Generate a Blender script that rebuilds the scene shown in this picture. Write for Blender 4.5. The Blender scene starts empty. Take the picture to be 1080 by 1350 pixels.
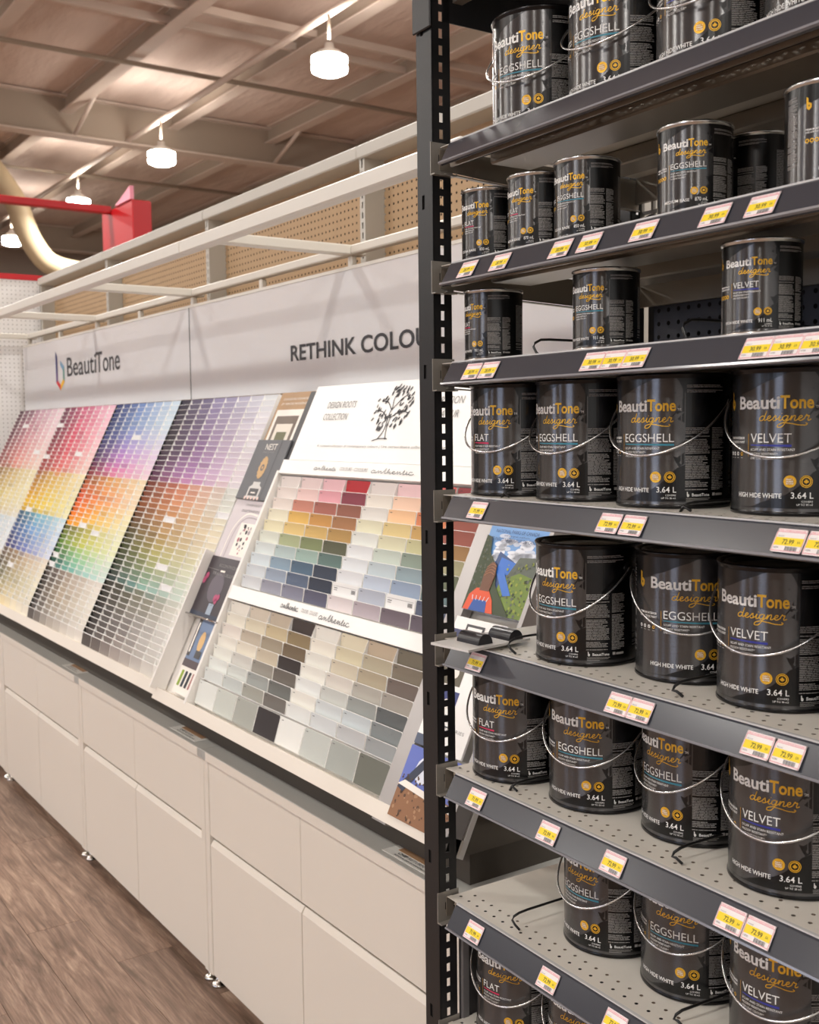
import bpy, math, random
from math import sin, cos, pi, radians, degrees
from mathutils import Vector, Matrix
random.seed(7)
SC = bpy.context.scene
COL = SC.collection
EYE = 1.70
YAW_D, YAW_U = 0.60097, 0.57311           # aisle direction seen from the camera: colour wall / can shelving
ROTU = -(YAW_D - YAW_U)                    # the can shelving stands turned a little against the wall display

# ---------------------------------------------------------------- camera
def make_camera():
    f, pitch, roll = 1430.45, 0.07888, -0.01135
    cp, sp, cr, sr = cos(pitch), sin(pitch), cos(roll), sin(roll)
    Rx = Matrix(((1, 0, 0), (0, cp, -sp), (0, sp, cp)))
    Rz = Matrix(((cr, -sr, 0), (sr, cr, 0), (0, 0, 1)))
    R = Rz @ Rx
    F = Vector((-cos(YAW_D), sin(YAW_D), 0)); Rt = Vector((sin(YAW_D), cos(YAW_D), 0)); D = Vector((0, 0, -1))
    ax = [Rt * R[i][0] + D * R[i][1] + F * R[i][2] for i in range(3)]
    right, down, fwd = ax
    m = Matrix((right, -down, -fwd)).transposed().to_4x4()
    m.translation = Vector((0, 0, EYE))
    cam = bpy.data.cameras.new('camera'); o = bpy.data.objects.new('camera', cam); COL.objects.link(o)
    o.matrix_world = m
    cam.sensor_fit = 'HORIZONTAL'; cam.sensor_width = 36; cam.lens = 36 * f / 1080
    cam.clip_start = 0.05; cam.clip_end = 200
    cam.dof.use_dof = True; cam.dof.focus_distance = 1.85; cam.dof.aperture_fstop = 11
    SC.camera = o
make_camera()

# ---------------------------------------------------------------- world, light, exposure
W = bpy.data.worlds.new('World'); SC.world = W; W.use_nodes = True
W.node_tree.nodes['Background'].inputs[0].default_value = (1.0, 0.97, 0.94, 1)
W.node_tree.nodes['Background'].inputs[1].default_value = 0.95
SC.view_settings.view_transform = 'Standard'
SC.view_settings.look = 'None'
SC.view_settings.gamma = 1.0
SC.view_settings.use_curve_mapping = False
SC.view_settings.exposure = 0.0
LAMP_SPOTS = [(x, y) for y in (-8.2, -3.2, 1.8, 6.8) for x in (10.0, 4.6, -0.8, -6.2, -11.5, -16.8, -21.0, -25.8)]
def high_bay_light(x, y, power):
    l = bpy.data.lights.new('bay_light', 'AREA'); l.shape = 'DISK'; l.size = 0.5; l.energy = power
    l.color = (1.0, 0.975, 0.935)
    o = bpy.data.objects.new('bay_light', l); COL.objects.link(o); o.location = (x, y, 5.86)
    u = bpy.data.lights.new('added_uplight', 'AREA'); u.shape = 'DISK'; u.size = 0.45; u.energy = power*0.16   # added light above the closed housing, to brighten the ceiling
    u.color = l.color; p = bpy.data.objects.new('added_uplight', u); COL.objects.link(p); p.location = (x, y, 6.3); p.rotation_euler = (pi, 0, 0)
for (x, y) in LAMP_SPOTS:
    if -27 < x < 6:
        high_bay_light(x, y, 120 if y != 1.8 else 90)

# ---------------------------------------------------------------- materials
def lin(c):
    c = c / 255.0
    return c / 12.92 if c <= 0.04045 else ((c + 0.055) / 1.055) ** 2.4
def L3(rgb): return (lin(rgb[0]), lin(rgb[1]), lin(rgb[2]), 1)
_m = {}
def mat(name, rgb=(200, 200, 200), rough=0.5, metal=0.0, emit=None, spec=0.5, coat=0.0):
    if name in _m: return _m[name]
    m = bpy.data.materials.new(name); m.use_nodes = True; _m[name] = m
    b = m.node_tree.nodes['Principled BSDF']
    b.inputs['Base Color'].default_value = L3(rgb); b.inputs['Roughness'].default_value = rough
    b.inputs['Metallic'].default_value = metal; b.inputs['Specular IOR Level'].default_value = spec
    if coat: b.inputs['Coat Weight'].default_value = coat; b.inputs['Coat Roughness'].default_value = 0.08
    if emit:
        b.inputs['Emission Color'].default_value = L3(rgb); b.inputs['Emission Strength'].default_value = emit
    return m
def noisy(m, scale=30, amt=0.12, bump=0.0, stretch=(1, 1, 1), detail=4):
    nt = m.node_tree; b = nt.nodes['Principled BSDF']
    tc = nt.nodes.new('ShaderNodeTexCoord'); mp = nt.nodes.new('ShaderNodeMapping'); mp.inputs['Scale'].default_value = stretch
    n = nt.nodes.new('ShaderNodeTexNoise'); n.inputs['Scale'].default_value = scale; n.inputs['Detail'].default_value = detail
    nt.links.new(tc.outputs['Object'], mp.inputs[0]); nt.links.new(mp.outputs[0], n.inputs['Vector'])
    mx = nt.nodes.new('ShaderNodeMix'); mx.data_type = 'RGBA'
    c = b.inputs['Base Color'].default_value[:]
    mx.inputs[6].default_value = tuple(v * (1 - amt) for v in c[:3]) + (1,)
    mx.inputs[7].default_value = tuple(min(1, v * (1 + amt)) for v in c[:3]) + (1,)
    nt.links.new(n.outputs['Fac'], mx.inputs[0]); nt.links.new(mx.outputs[2], b.inputs['Base Color'])
    if bump:
        bp = nt.nodes.new('ShaderNodeBump'); bp.inputs['Strength'].default_value = bump; bp.inputs['Distance'].default_value = 0.002
        nt.links.new(n.outputs['Fac'], bp.inputs['Height']); nt.links.new(bp.outputs[0], b.inputs['Normal'])
    return m
WHITE = mat('cabinet_white', (224, 216, 204), 0.42); noisy(WHITE, 3, 0.015)
COUNTER = mat('counter_grey', (168, 167, 162), 0.45)
SEAM = mat('seam_dark', (70, 64, 58), 0.8)
RACK = mat('rack_white', (232, 228, 222), 0.4)
PAPER = mat('paper_white', (245, 244, 240), 0.55)
TUBE = mat('tube_white', (222, 218, 208), 0.4)
CHROME = mat('chrome', (200, 196, 190), 0.12, 1.0)
PEGTAN = noisy(mat('pegboard_tan', (186, 156, 120), 0.7), 14, 0.06)
PEGWHITE = mat('pegboard_white', (232, 230, 228), 0.5)
PEGBLACK = mat('pegboard_black', (34, 38, 48), 0.45)
HOLE = mat('hole_dark', (12, 11, 10), 0.9)
UPRIGHT = mat('upright_grey', (196, 192, 182), 0.45)
BLACKMETAL = noisy(mat('black_metal', (17, 17, 19), 0.42, 0.0), 200, 0.2, 0.05)
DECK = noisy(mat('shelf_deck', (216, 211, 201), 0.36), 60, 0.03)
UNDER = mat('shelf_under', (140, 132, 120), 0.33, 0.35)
BRACKET = mat('bracket_metal', (150, 146, 138), 0.4, 0.3)
RAIL = mat('rail_plastic', (60, 62, 69), 0.22, 0.0, spec=0.5)
RAILEDGE = mat('rail_edge', (205, 205, 205), 0.2)
WIRE = mat('wire_black', (18, 17, 17), 0.35)
BAIL = mat('bail_wire', (226, 226, 226), 0.25, 1.0)
TIN = mat('tin_rim', (200, 198, 194), 0.25, 1.0)
BLK = mat('can_black', (16, 15, 15), 0.24, spec=0.6)
BLKRIM = mat('can_black_rim', (28, 26, 26), 0.22, 0.5)
INKBLACK = mat('ink_black', (9, 9, 9), 0.26, spec=0.5)
INKWHITE = mat('ink_white', (236, 234, 230), 0.5)
INKGREY = mat('ink_grey', (150, 146, 142), 0.5)
GOLD = mat('ink_gold', (230, 176, 44), 0.36, 0.35)
GOLDDARK = mat('ink_gold_dark', (196, 146, 50), 0.4, 0.3)
TEAL = mat('ink_teal', (52, 130, 150), 0.4); RED_UL = mat('ink_red', (196, 40, 84), 0.4); BLUE_UL = mat('ink_blue', (44, 50, 150), 0.4)
TAGPINK = mat('tag_pink', (247, 230, 230), 0.6); TAGRED = mat('tag_red', (226, 130, 142), 0.6)
TAGYEL = mat('tag_yellow', (250, 222, 50), 0.6); TAGWHITE = mat('tag_white', (246, 240, 238), 0.6); TAGINK = mat('tag_ink', (40, 38, 36), 0.6)
TAGGREY = mat('tag_grey', (150, 150, 150), 0.6)
DARKTXT = mat('text_dark', (52, 52, 56), 0.6); MIDTXT = mat('text_mid', (140, 138, 136), 0.6)
REDPAINT = mat('red_paint', (186, 8, 20), 0.45)
CREAM = mat('duct_cream', (186, 166, 134), 0.5)
SHADOWBACK = mat('recess_dark', (78, 72, 64), 0.8)  # dark tone stands for the shade under the chip racks
def gunmetal():
    m = mat('can_gunmetal', (94, 93, 93), 0.25, 0.8)
    nt = m.node_tree; b = nt.nodes['Principled BSDF']
    tc = nt.nodes.new('ShaderNodeTexCoord'); mp = nt.nodes.new('ShaderNodeMapping'); mp.inputs['Scale'].default_value = (1, 1, 18)
    n = nt.nodes.new('ShaderNodeTexNoise'); n.inputs['Scale'].default_value = 22; n.inputs['Detail'].default_value = 3
    nt.links.new(tc.outputs['Object'], mp.inputs[0]); nt.links.new(mp.outputs[0], n.inputs['Vector'])
    b.inputs['Anisotropic'].default_value = 0.85; b.inputs['Anisotropic Rotation'].default_value = 0.25; tg = nt.nodes.new('ShaderNodeTangent'); tg.direction_type = 'RADIAL'; tg.axis = 'Z'; nt.links.new(tg.outputs[0], b.inputs['Tangent'])
    bp = nt.nodes.new('ShaderNodeBump'); bp.inputs['Strength'].default_value = 0.06; bp.inputs['Distance'].default_value = 0.002
    nt.links.new(n.outputs['Fac'], bp.inputs['Height']); nt.links.new(bp.outputs[0], b.inputs['Normal'])
    return m
GUN = gunmetal()
def objcolor(name, rough=0.5):
    m = mat(name, (200, 200, 200), rough); nt = m.node_tree
    oi = nt.nodes.new('ShaderNodeObjectInfo'); nt.links.new(oi.outputs['Color'], nt.nodes['Principled BSDF'].inputs['Base Color'])
    return m
CHIPFACE = objcolor('chip_face', 0.55)
def attrcolor(name, rough=0.55):
    m = mat(name, (200, 200, 200), rough); nt = m.node_tree
    a = nt.nodes.new('ShaderNodeAttribute'); a.attribute_name = 'paint'
    nt.links.new(a.outputs['Color'], nt.nodes['Principled BSDF'].inputs['Base Color'])
    return m
CHIPATTR = attrcolor('chip_bulk')
def wood():
    m = mat('floor_vinyl', (120, 100, 86), 0.42); nt = m.node_tree; b = nt.nodes['Principled BSDF']
    oi = nt.nodes.new('ShaderNodeObjectInfo')
    tc = nt.nodes.new('ShaderNodeTexCoord')
    off = nt.nodes.new('ShaderNodeVectorMath'); off.operation = 'ADD'
    mul = nt.nodes.new('ShaderNodeMath'); mul.operation = 'MULTIPLY'; mul.inputs[1].default_value = 37.0
    nt.links.new(oi.outputs['Random'], mul.inputs[0]); cb = nt.nodes.new('ShaderNodeCombineXYZ')
    nt.links.new(mul.outputs[0], cb.inputs[0]); nt.links.new(mul.outputs[0], cb.inputs[1])
    nt.links.new(tc.outputs['Object'], off.inputs[0]); nt.links.new(cb.outputs[0], off.inputs[1])
    mp = nt.nodes.new('ShaderNodeMapping'); mp.inputs['Scale'].default_value = (1.0, 9, 1)
    nt.links.new(off.outputs[0], mp.inputs[0])
    n = nt.nodes.new('ShaderNodeTexNoise'); n.inputs['Scale'].default_value = 2.6; n.inputs['Detail'].default_value = 7; n.inputs['Roughness'].default_value = 0.62; n.inputs['Distortion'].default_value = 1.2
    nt.links.new(mp.outputs[0], n.inputs['Vector'])
    mp2 = nt.nodes.new('ShaderNodeMapping'); mp2.inputs['Scale'].default_value = (3, 60, 1); nt.links.new(off.outputs[0], mp2.inputs[0])
    n2 = nt.nodes.new('ShaderNodeTexNoise'); n2.inputs['Scale'].default_value = 3; n2.inputs['Detail'].default_value = 5; nt.links.new(mp2.outputs[0], n2.inputs['Vector'])
    r = nt.nodes.new('ShaderNodeValToRGB'); nt.links.new(n.outputs['Fac'], r.inputs[0])
    e = r.color_ramp.elements; e[0].position = 0.32; e[0].color = L3((104, 84, 70)); e[1].position = 0.68; e[1].color = L3((180, 154, 134))
    k = r.color_ramp.elements.new(0.5); k.color = L3((142, 116, 100))
    mx = nt.nodes.new('ShaderNodeMix'); mx.data_type = 'RGBA'; mx.blend_type = 'MULTIPLY'; mx.inputs[0].default_value = 0.55
    r2 = nt.nodes.new('ShaderNodeValToRGB'); nt.links.new(n2.outputs['Fac'], r2.inputs[0]); r2.color_ramp.elements[0].position = 0.35; r2.color_ramp.elements[0].color = (0.45, 0.42, 0.4, 1); r2.color_ramp.elements[1].position = 0.6
    nt.links.new(r.outputs[0], mx.inputs[6]); nt.links.new(r2.outputs[0], mx.inputs[7]); 
    hv = nt.nodes.new('ShaderNodeHueSaturation'); mr = nt.nodes.new('ShaderNodeMapRange'); mr.inputs[3].default_value = 0.86; mr.inputs[4].default_value = 1.14
    nt.links.new(oi.outputs['Random'], mr.inputs[0]); nt.links.new(mr.outputs[0], hv.inputs['Value']); nt.links.new(mx.outputs[2], hv.inputs['Color'])
    nt.links.new(hv.outputs[0], b.inputs['Base Color'])
    bp = nt.nodes.new('ShaderNodeBump'); bp.inputs['Strength'].default_value = 0.15; bp.inputs['Distance'].default_value = 0.001
    nt.links.new(n2.outputs['Fac'], bp.inputs['Height']); nt.links.new(bp.outputs[0], b.inputs['Normal'])
    return m
WOOD = wood()
def fabric():
    m = mat('banner_fabric', (250, 250, 251), 0.7); nt = m.node_tree; b = nt.nodes['Principled BSDF']
    tr = nt.nodes.new('ShaderNodeBsdfTranslucent'); tr.inputs[0].default_value = L3((250, 250, 251))
    mx = nt.nodes.new('ShaderNodeMixShader'); mx.inputs[0].default_value = 0.42
    out = nt.nodes['Material Output']
    mx.inputs[0].default_value = 0.45; nt.links.new(b.outputs[0], mx.inputs[1]); nt.links.new(tr.outputs[0], mx.inputs[2]); nt.links.new(mx.outputs[0], out.inputs[0])
    return m
FABRIC = fabric()
CEIL = noisy(mat('ceiling_deck', (206, 184, 170), 0.8), 0.9, 0.07, 1.0, (1, 3, 1)); CEIL.node_tree.nodes['Bump'].inputs['Distance'].default_value = 0.08
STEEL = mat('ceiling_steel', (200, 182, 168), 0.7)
STEELDK = mat('ceiling_steel_side', (160, 144, 128), 0.7)  # darker copy of the steel: shade put into beam webs, also used on conduits

# ---------------------------------------------------------------- mesh helpers
class MB:
    def __init__(s): s.v = []; s.f = []; s.mi = []; s.sm = []; s.mats = []; s.col = []
    def m(s, material):
        if material not in s.mats: s.mats.append(material)
        return s.mats.index(material)
    def add(s, vs, fs, material, smooth=False, color=None):
        b = len(s.v); s.v += [tuple(v) for v in vs]; i = s.m(material)
        for f in fs: s.f.append(tuple(b + k for k in f)); s.mi.append(i); s.sm.append(smooth); s.col.append(color)
        return s
    def box(s, x0, x1, y0, y1, z0, z1, material, bev=0.0):
        if bev > 0:
            b = min(bev, (x1-x0)/2.01, (y1-y0)/2.01, (z1-z0)/2.01); P = []
            def c(x, y, z, ax):
                xx = (x0 + (0 if ax == 0 else b)) if x == 0 else (x1 - (0 if ax == 0 else b))
                yy = (y0 + (0 if ax == 1 else b)) if y == 0 else (y1 - (0 if ax == 1 else b))
                zz = (z0 + (0 if ax == 2 else b)) if z == 0 else (z1 - (0 if ax == 2 else b))
                return (xx, yy, zz)
            idx = {}
            for x in (0, 1):
                for y in (0, 1):
                    for z in (0, 1):
                        for ax in range(3): idx[(x, y, z, ax)] = len(P); P.append(c(x, y, z, ax))
            F = []
            def q(keys, n):
                a, bb, cc = [Vector(P[idx[k]]) for k in keys[:3]]
                if (bb-a).cross(cc-a).dot(Vector(n)) < 0: keys = keys[::-1]
                F.append([idx[k] for k in keys])
            for ax in range(3):
                for sd in (0, 1):
                    o = [i for i in range(3) if i != ax]
                    ks = []
                    for (u, w) in ((0, 0), (1, 0), (1, 1), (0, 1)):
                        k = [0, 0, 0]; k[ax] = sd; k[o[0]] = u; k[o[1]] = w; ks.append((*k, ax))
                    n = [0, 0, 0]; n[ax] = 1 if sd else -1; q(ks, n)
            for ax in range(3):
                o = [i for i in range(3) if i != ax]
                for u in (0, 1):
                    for w in (0, 1):
                        k0 = [0, 0, 0]; k0[o[0]] = u; k0[o[1]] = w; k1 = list(k0); k1[ax] = 1
                        n = [0, 0, 0]; n[o[0]] = 1 if u else -1; n[o[1]] = 1 if w else -1
                        q([(*k0, o[0]), (*k1, o[0]), (*k1, o[1]), (*k0, o[1])], n)
            for x in (0, 1):
                for y in (0, 1):
                    for z in (0, 1): q([(x, y, z, 0), (x, y, z, 1), (x, y, z, 2)], ((1 if x else -1), (1 if y else -1), (1 if z else -1)))
            return s.add(P, F, material)
        v = [(x0, y0, z0), (x1, y0, z0), (x1, y1, z0), (x0, y1, z0), (x0, y0, z1), (x1, y0, z1), (x1, y1, z1), (x0, y1, z1)]
        return s.add(v, [(0, 3, 2, 1), (4, 5, 6, 7), (0, 1, 5, 4), (1, 2, 6, 5), (2, 3, 7, 6), (3, 0, 4, 7)], material)
    def prism_x(s, x0, x1, prof, material):           # prof: list of (y,z)
        n = len(prof); v = [(x0, y, z) for y, z in prof] + [(x1, y, z) for y, z in prof]
        a = sum(prof[i][0]*prof[(i+1) % n][1] - prof[(i+1) % n][0]*prof[i][1] for i in range(n))
        f = [tuple(range(n))[::-1], tuple(range(n, 2*n))] + [(i, (i+1) % n, n+(i+1) % n, n+i) for i in range(n)]
        if a < 0: f = [t[::-1] for t in f]
        return s.add(v, f, material)
    def lathe(s, prof, material, n=48, smooth=True, cap=False):   # prof (r,z) bottom to top outside
        v = []; f = []
        for r, z in prof:
            for i in range(n): v.append((r*cos(2*pi*i/n), r*sin(2*pi*i/n), z))
        for k in range(len(prof)-1):
            for i in range(n): j = (i+1) % n; f.append((k*n+i, k*n+j, (k+1)*n+j, (k+1)*n+i))
        return s.add(v, f, material, smooth)
    def disc(s, r, z, material, n=48, up=True):
        v = [(r*cos(2*pi*i/n), r*sin(2*pi*i/n), z) for i in range(n)]
        return s.add(v, [tuple(range(n)) if up else tuple(range(n))[::-1]], material)
    def tube(s, pts, r, material, n=8, closed=False):
        pts = [Vector(p) for p in pts]; v = []; f = []; N = len(pts); up = Vector((0.13, 0.27, 0.95))
        for i, p in enumerate(pts):
            t = (pts[min(i+1, N-1)] - pts[max(i-1, 0)]).normalized()
            a = t.cross(up)
            if a.length < 0.05: a = t.cross(Vector((1, 0, 0)))
            a.normalize(); b = t.cross(a)
            for k in range(n): v.append(p + (a*cos(2*pi*k/n) + b*sin(2*pi*k/n))*r)
        for i in range(N-1):
            for k in range(n): j = (k+1) % n; f.append((i*n+k, (i+1)*n+k, (i+1)*n+j, i*n+j))
        f.append(tuple(range(n))); f.append(tuple(range((N-1)*n, N*n))[::-1])
        return s.add(v, f, material, True)
    def mesh(s, name):
        me = bpy.data.meshes.new(name); me.from_pydata(s.v, [], s.f)
        for mt in s.mats: me.materials.append(mt)
        me.polygons.foreach_set('material_index', s.mi); me.polygons.foreach_set('use_smooth', s.sm)
        if any(c is not None for c in s.col):
            at = me.color_attributes.new('paint', 'FLOAT_COLOR', 'CORNER'); k = 0
            for p in me.polygons:
                c = s.col[p.index] or (1, 1, 1, 1)
                for _ in p.loop_indices: at.data[k].color = c; k += 1
        me.update(); return me
    def obj(s, name, parent=None, loc=None, rot=None):
        return link(name, s.mesh(name), parent, loc, rot)
def link(name, data, parent=None, loc=None, rot=None):
    o = bpy.data.objects.new(name, data); COL.objects.link(o)
    if parent: o.parent = parent
    if loc is not None: o.location = loc
    if rot is not None: o.rotation_euler = rot
    return o
def tag(o, label=None, cat=None, group=None, kind=None):
    if label: o['label'] = label
    if cat: o['category'] = cat
    if group: o['group'] = group
    if kind: o['kind'] = kind
    return o
def thing(name, label, cat, loc=(0, 0, 0), rot=(0, 0, 0), group=None):
    return tag(link(name, None, None, loc, rot), label, cat, group)
def U(x, y, z):                                   # shelving frame to world
    return Vector((x*cos(ROTU) - y*sin(ROTU), x*sin(ROTU) + y*cos(ROTU), z))

_tc = {}
def text_geo(txt, size, bold=0.0, shear=0.0, spacing=1.0, res=2):
    key = (txt, bold, shear, spacing, res)
    if key not in _tc:
        cu = bpy.data.curves.new('t', 'FONT'); cu.body = txt; cu.size = 1.0; cu.offset = bold; cu.shear = shear
        cu.space_character = spacing; cu.resolution_u = res; cu.fill_mode = 'BOTH'
        o = bpy.data.objects.new('t', cu); COL.objects.link(o)
        dg = bpy.context.evaluated_depsgraph_get(); dg.update()
        me = bpy.data.meshes.new_from_object(o.evaluated_get(dg))
        vs = [(v.co.x, v.co.y) for v in me.vertices]; fs = [tuple(p.vertices) for p in me.polygons]
        bpy.data.objects.remove(o); bpy.data.curves.remove(cu); bpy.data.meshes.remove(me)
        _tc[key] = (vs, fs)
    vs, fs = _tc[key]
    xs = [v[0] for v in vs]; ys = [v[1] for v in vs]
    return vs, fs, (min(xs), max(xs), min(ys), max(ys))
def text_fit(txt, x0, x1, ybase, cap, mapf, mb, material, bold=0.0, shear=0.0, spacing=1.0, res=2):
    """text whose ink spans x0..x1 and whose capital height is cap; mapf turns (x,y) into 3D"""
    vs, fs, (a, b, c, d) = text_geo(txt, 1, bold, shear, spacing, res)
    sx = (x1-x0)/(b-a); sy = cap/0.70
    P = [mapf(x0 + (x-a)*sx, ybase + y*sy) for x, y in vs]
    out = []
    for f in fs:
        p, q, r = [Vector(vs[k]).to_3d() for k in f[:3]]
        out.append(f if (q-p).cross(r-p).z > 0 else f[::-1])
    mb.add(P, out, material)
def ribbon(pts, w, mapf, mb, material):
    N = len(pts); P = []; f = []
    for i, p in enumerate(pts):
        a = pts[max(i-1, 0)]; b = pts[min(i+1, N-1)]; t = Vector((b[0]-a[0], b[1]-a[1])); 
        if t.length < 1e-9: t = Vector((1, 0))
        t.normalize(); n = Vector((-t.y, t.x))*(w/2)
        P.append(mapf(p[0]+n.x, p[1]+n.y)); P.append(mapf(p[0]-n.x, p[1]-n.y))
    for i in range(N-1): f.append((2*i+1, 2*i+3, 2*i+2, 2*i))
    mb.add(P, f, material)
def catmull(pts, k=5):
    out = []; n = len(pts)
    for i in range(n-1):
        p0 = pts[max(i-1, 0)]; p1 = pts[i]; p2 = pts[i+1]; p3 = pts[min(i+2, n-1)]
        for j in range(k):
            t = j/k
            out.append(tuple(0.5*((2*p1[c]) + (-p0[c]+p2[c])*t + (2*p0[c]-5*p1[c]+4*p2[c]-p3[c])*t*t + (-p0[c]+3*p1[c]-3*p2[c]+p3[c])*t**3) for c in (0, 1)))
    out.append(pts[-1]); return out
_e = [(0, .3), (.4, .55), (.52, .85), (.35, 1.0), (.12, .7), (.15, .15), (.45, 0), (.85, .35)]
SCRIPT = [[(.78, .8), (.5, 1.0), (.12, .72), (.05, .2), (.35, 0), (.72, .4), (1.0, 2.05)], [(1.0, 2.05), (.8, .5), (.92, .04), (1.2, .3)],
          [(x+1.2, y) for x, y in _e], [(2.05, .35), (2.4, 1.05), (2.5, .6), (2.55, .15), (2.3, 0), (2.12, .15)], [(2.55, .12), (2.9, .4)],
          [(2.9, .4), (3.08, 1.0), (3.0, .2), (3.2, 0), (3.5, .35)], [(3.22, 1.4), (3.26, 1.48)],
          [(4.1, .85), (3.85, 1.0), (3.5, .7), (3.52, .15), (3.78, 0), (4.05, .4), (4.2, 1.0), (3.98, -.3), (3.55, -1.25), (2.95, -1.3), (3.05, -.75), (3.9, -.3), (4.5, .35)],
          [(4.5, .35), (4.66, 1.0), (4.58, 0)], [(4.6, .1), (4.85, .85), (5.12, 1.0), (5.15, .6), (5.1, .1), (5.3, 0), (5.6, .3)],
          [(x+5.55, y) for x, y in _e], [(6.4, .35), (6.62, 1.15), (6.76, .9), (7.0, .95), (6.92, .3), (7.02, 0), (7.35, .25)],
          [(3.9, -.45), (4.8, -.62), (5.8, -.9), (6.7, -.95), (6.95, -.7), (6.7, -.5)]]
def script_word(x0, x1, ybase, xh, mapf, mb, material, w):
    s = (x1-x0)/7.35
    for st in SCRIPT:
        ribbon([(x0 + (px + py*0.28*xh/s*0.6)*s, ybase+py*xh) for px, py in catmull(st)], w, mapf, mb, material)
SCR2 = [[(0.6, .85), (.3, 1), (.05, .5), (.2, 0), (.55, .3), (.62, .9), (.6, .1), (.85, .2)], [(.85, .2), (1.1, 1), (1.15, .1), (1.4, .9), (1.5, .1), (1.75, .3)],
        [(1.75, .3), (2.1, 1.9), (2.0, .1), (2.3, .2)], [(2.3, .2), (2.5, 1.8), (2.45, .2), (2.7, .8), (2.75, 0), (3.0, .3)],
        [(3.0, .3), (3.35, .7), (3.2, 1.0), (3.05, .5), (3.3, 0), (3.6, .3)], [(3.6, .3), (3.8, 1), (3.8, 0), (4.1, .9), (4.15, 0), (4.4, .3)],
        [(4.4, .3), (4.65, 1.5), (4.55, 0), (4.9, .2)], [(4.9, .2), (5.0, 1.0), (5.05, 0), (5.3, .3)], [(5.75, .9), (5.4, .9), (5.35, .1), (5.7, 0), (6.0, .3)]]
def scrawl(x0, x1, ybase, xh, mapf, mb, material, w, n):
    """thin cursive run (the French or English script word on a heading strip)"""
    use = SCR2[:n]; s = (x1-x0)/max(p[0] for st in use for p in st)
    for st in use: ribbon([(x0+px*s, ybase+py*xh) for px, py in catmull(st, 4)], w, mapf, mb, material)
def rect(mb, x0, x1, y0, y1, mapf, material, nx=1):
    P = []; f = []
    for i in range(nx+1):
        x = x0+(x1-x0)*i/nx; P += [mapf(x, y0), mapf(x, y1)]
    for i in range(nx): f.append((2*i, 2*i+2, 2*i+3, 2*i+1))
    mb.add(P, f, material)
def poly(mb, pts, mapf, material):
    a = sum(pts[i][0]*pts[(i+1) % len(pts)][1] - pts[(i+1) % len(pts)][0]*pts[i][1] for i in range(len(pts)))
    if a < 0: pts = pts[::-1]
    mb.add([mapf(x, y) for x, y in pts], [tuple(range(len(pts)))], material)
def ring(mb, cx, cy, r0, r1, mapf, material, n=24):
    P = []
    for i in range(n):
        a = 2*pi*i/n; P += [mapf(cx+r0*cos(a), cy+r0*sin(a)), mapf(cx+r1*cos(a), cy+r1*sin(a))]
    mb.add(P, [(2*i, 2*i+1, 2*((i+1) % n)+1, 2*((i+1) % n)) for i in range(n)], material)
def circ(mb, cx, cy, r, mapf, material, n=24):
    poly(mb, [(cx+r*cos(2*pi*i/n), cy+r*sin(2*pi*i/n)) for i in range(n)], mapf, material)
def holed(mb, x0, y0, nx, ny, dx, dy, r, mapf, material, stagger=0.0, depth=None):
    """sheet of nx*ny cells, each with a real octagonal hole"""
    for j in range(ny):
        for i in range(nx):
            ox = x0+i*dx; oy = y0+j*dy; cx = ox+dx/2+(stagger if j % 2 else 0); cy = oy+dy/2
            out = [(ox, oy), (ox+dx/2, oy), (ox+dx, oy), (ox+dx, oy+dy/2), (ox+dx, oy+dy), (ox+dx/2, oy+dy), (ox, oy+dy), (ox, oy+dy/2)]
            inn = [(cx+r*cos(a), cy+r*sin(a)) for a in (radians(t) for t in (225, 270, 315, 0, 45, 90, 135, 180))]
            P = [mapf(*p) for p in out] + [mapf(*p) for p in inn]
            mb.add(P, [(k, (k+1) % 8, 8+(k+1) % 8, 8+k) for k in range(8)], material)

# ================================================================ STRUCTURE
# floor with its planks
fl = MB().box(-34, 14, -14, 14, -0.06, -0.006, SEAM).obj('floor'); tag(fl, kind='structure')
pw, pl = 0.185, 1.22
pm = MB().box(0.0008, pl-0.0008, 0.0008, pw-0.0008, -0.006, 0, WOOD).mesh('plank')
for j in range(-4, 8):
    offx = (j*0.37) % pl
    for i in range(10):
        link('plank', pm, fl, (-10.4 + offx + i*pl, j*pw, 0))
big = MB()
for (a, b, c, d) in ((-34, -10.5, -14, 14), (2.0, 14, -14, 14), (-10.5, 2.0, -14, -4*pw), (-10.5, 2.0, 8*pw, 14)):
    big.box(a, b, c, d, -0.006, -0.0005, WOOD)
o = big.obj('plank_field', fl); o['kind'] = 'stuff'

# ceiling: ribbed deck, girders, purlins, pipes
ZC = 7.22
mb = MB(); mb.box(-34, 14, -14, 14, ZC, ZC+0.06, CEIL)
ce = mb.obj('ceiling'); tag(ce, kind='structure')
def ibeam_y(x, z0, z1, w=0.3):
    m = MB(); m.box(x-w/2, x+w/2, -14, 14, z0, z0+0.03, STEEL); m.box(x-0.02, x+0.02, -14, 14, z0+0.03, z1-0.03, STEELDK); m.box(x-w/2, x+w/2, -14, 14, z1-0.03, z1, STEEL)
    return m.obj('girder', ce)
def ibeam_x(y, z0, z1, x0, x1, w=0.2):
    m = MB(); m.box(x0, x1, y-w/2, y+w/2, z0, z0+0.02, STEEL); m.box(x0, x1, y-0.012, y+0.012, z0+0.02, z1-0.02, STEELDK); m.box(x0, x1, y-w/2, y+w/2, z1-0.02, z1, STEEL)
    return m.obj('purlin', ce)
for x in (-30.0, -18.4, -6.8, 4.8): ibeam_y(x, 6.54, 7.2)
for k in range(-9, 5):
    ibeam_x(5.8+1.87*k, 6.93, 7.215, -34, 14)
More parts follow.
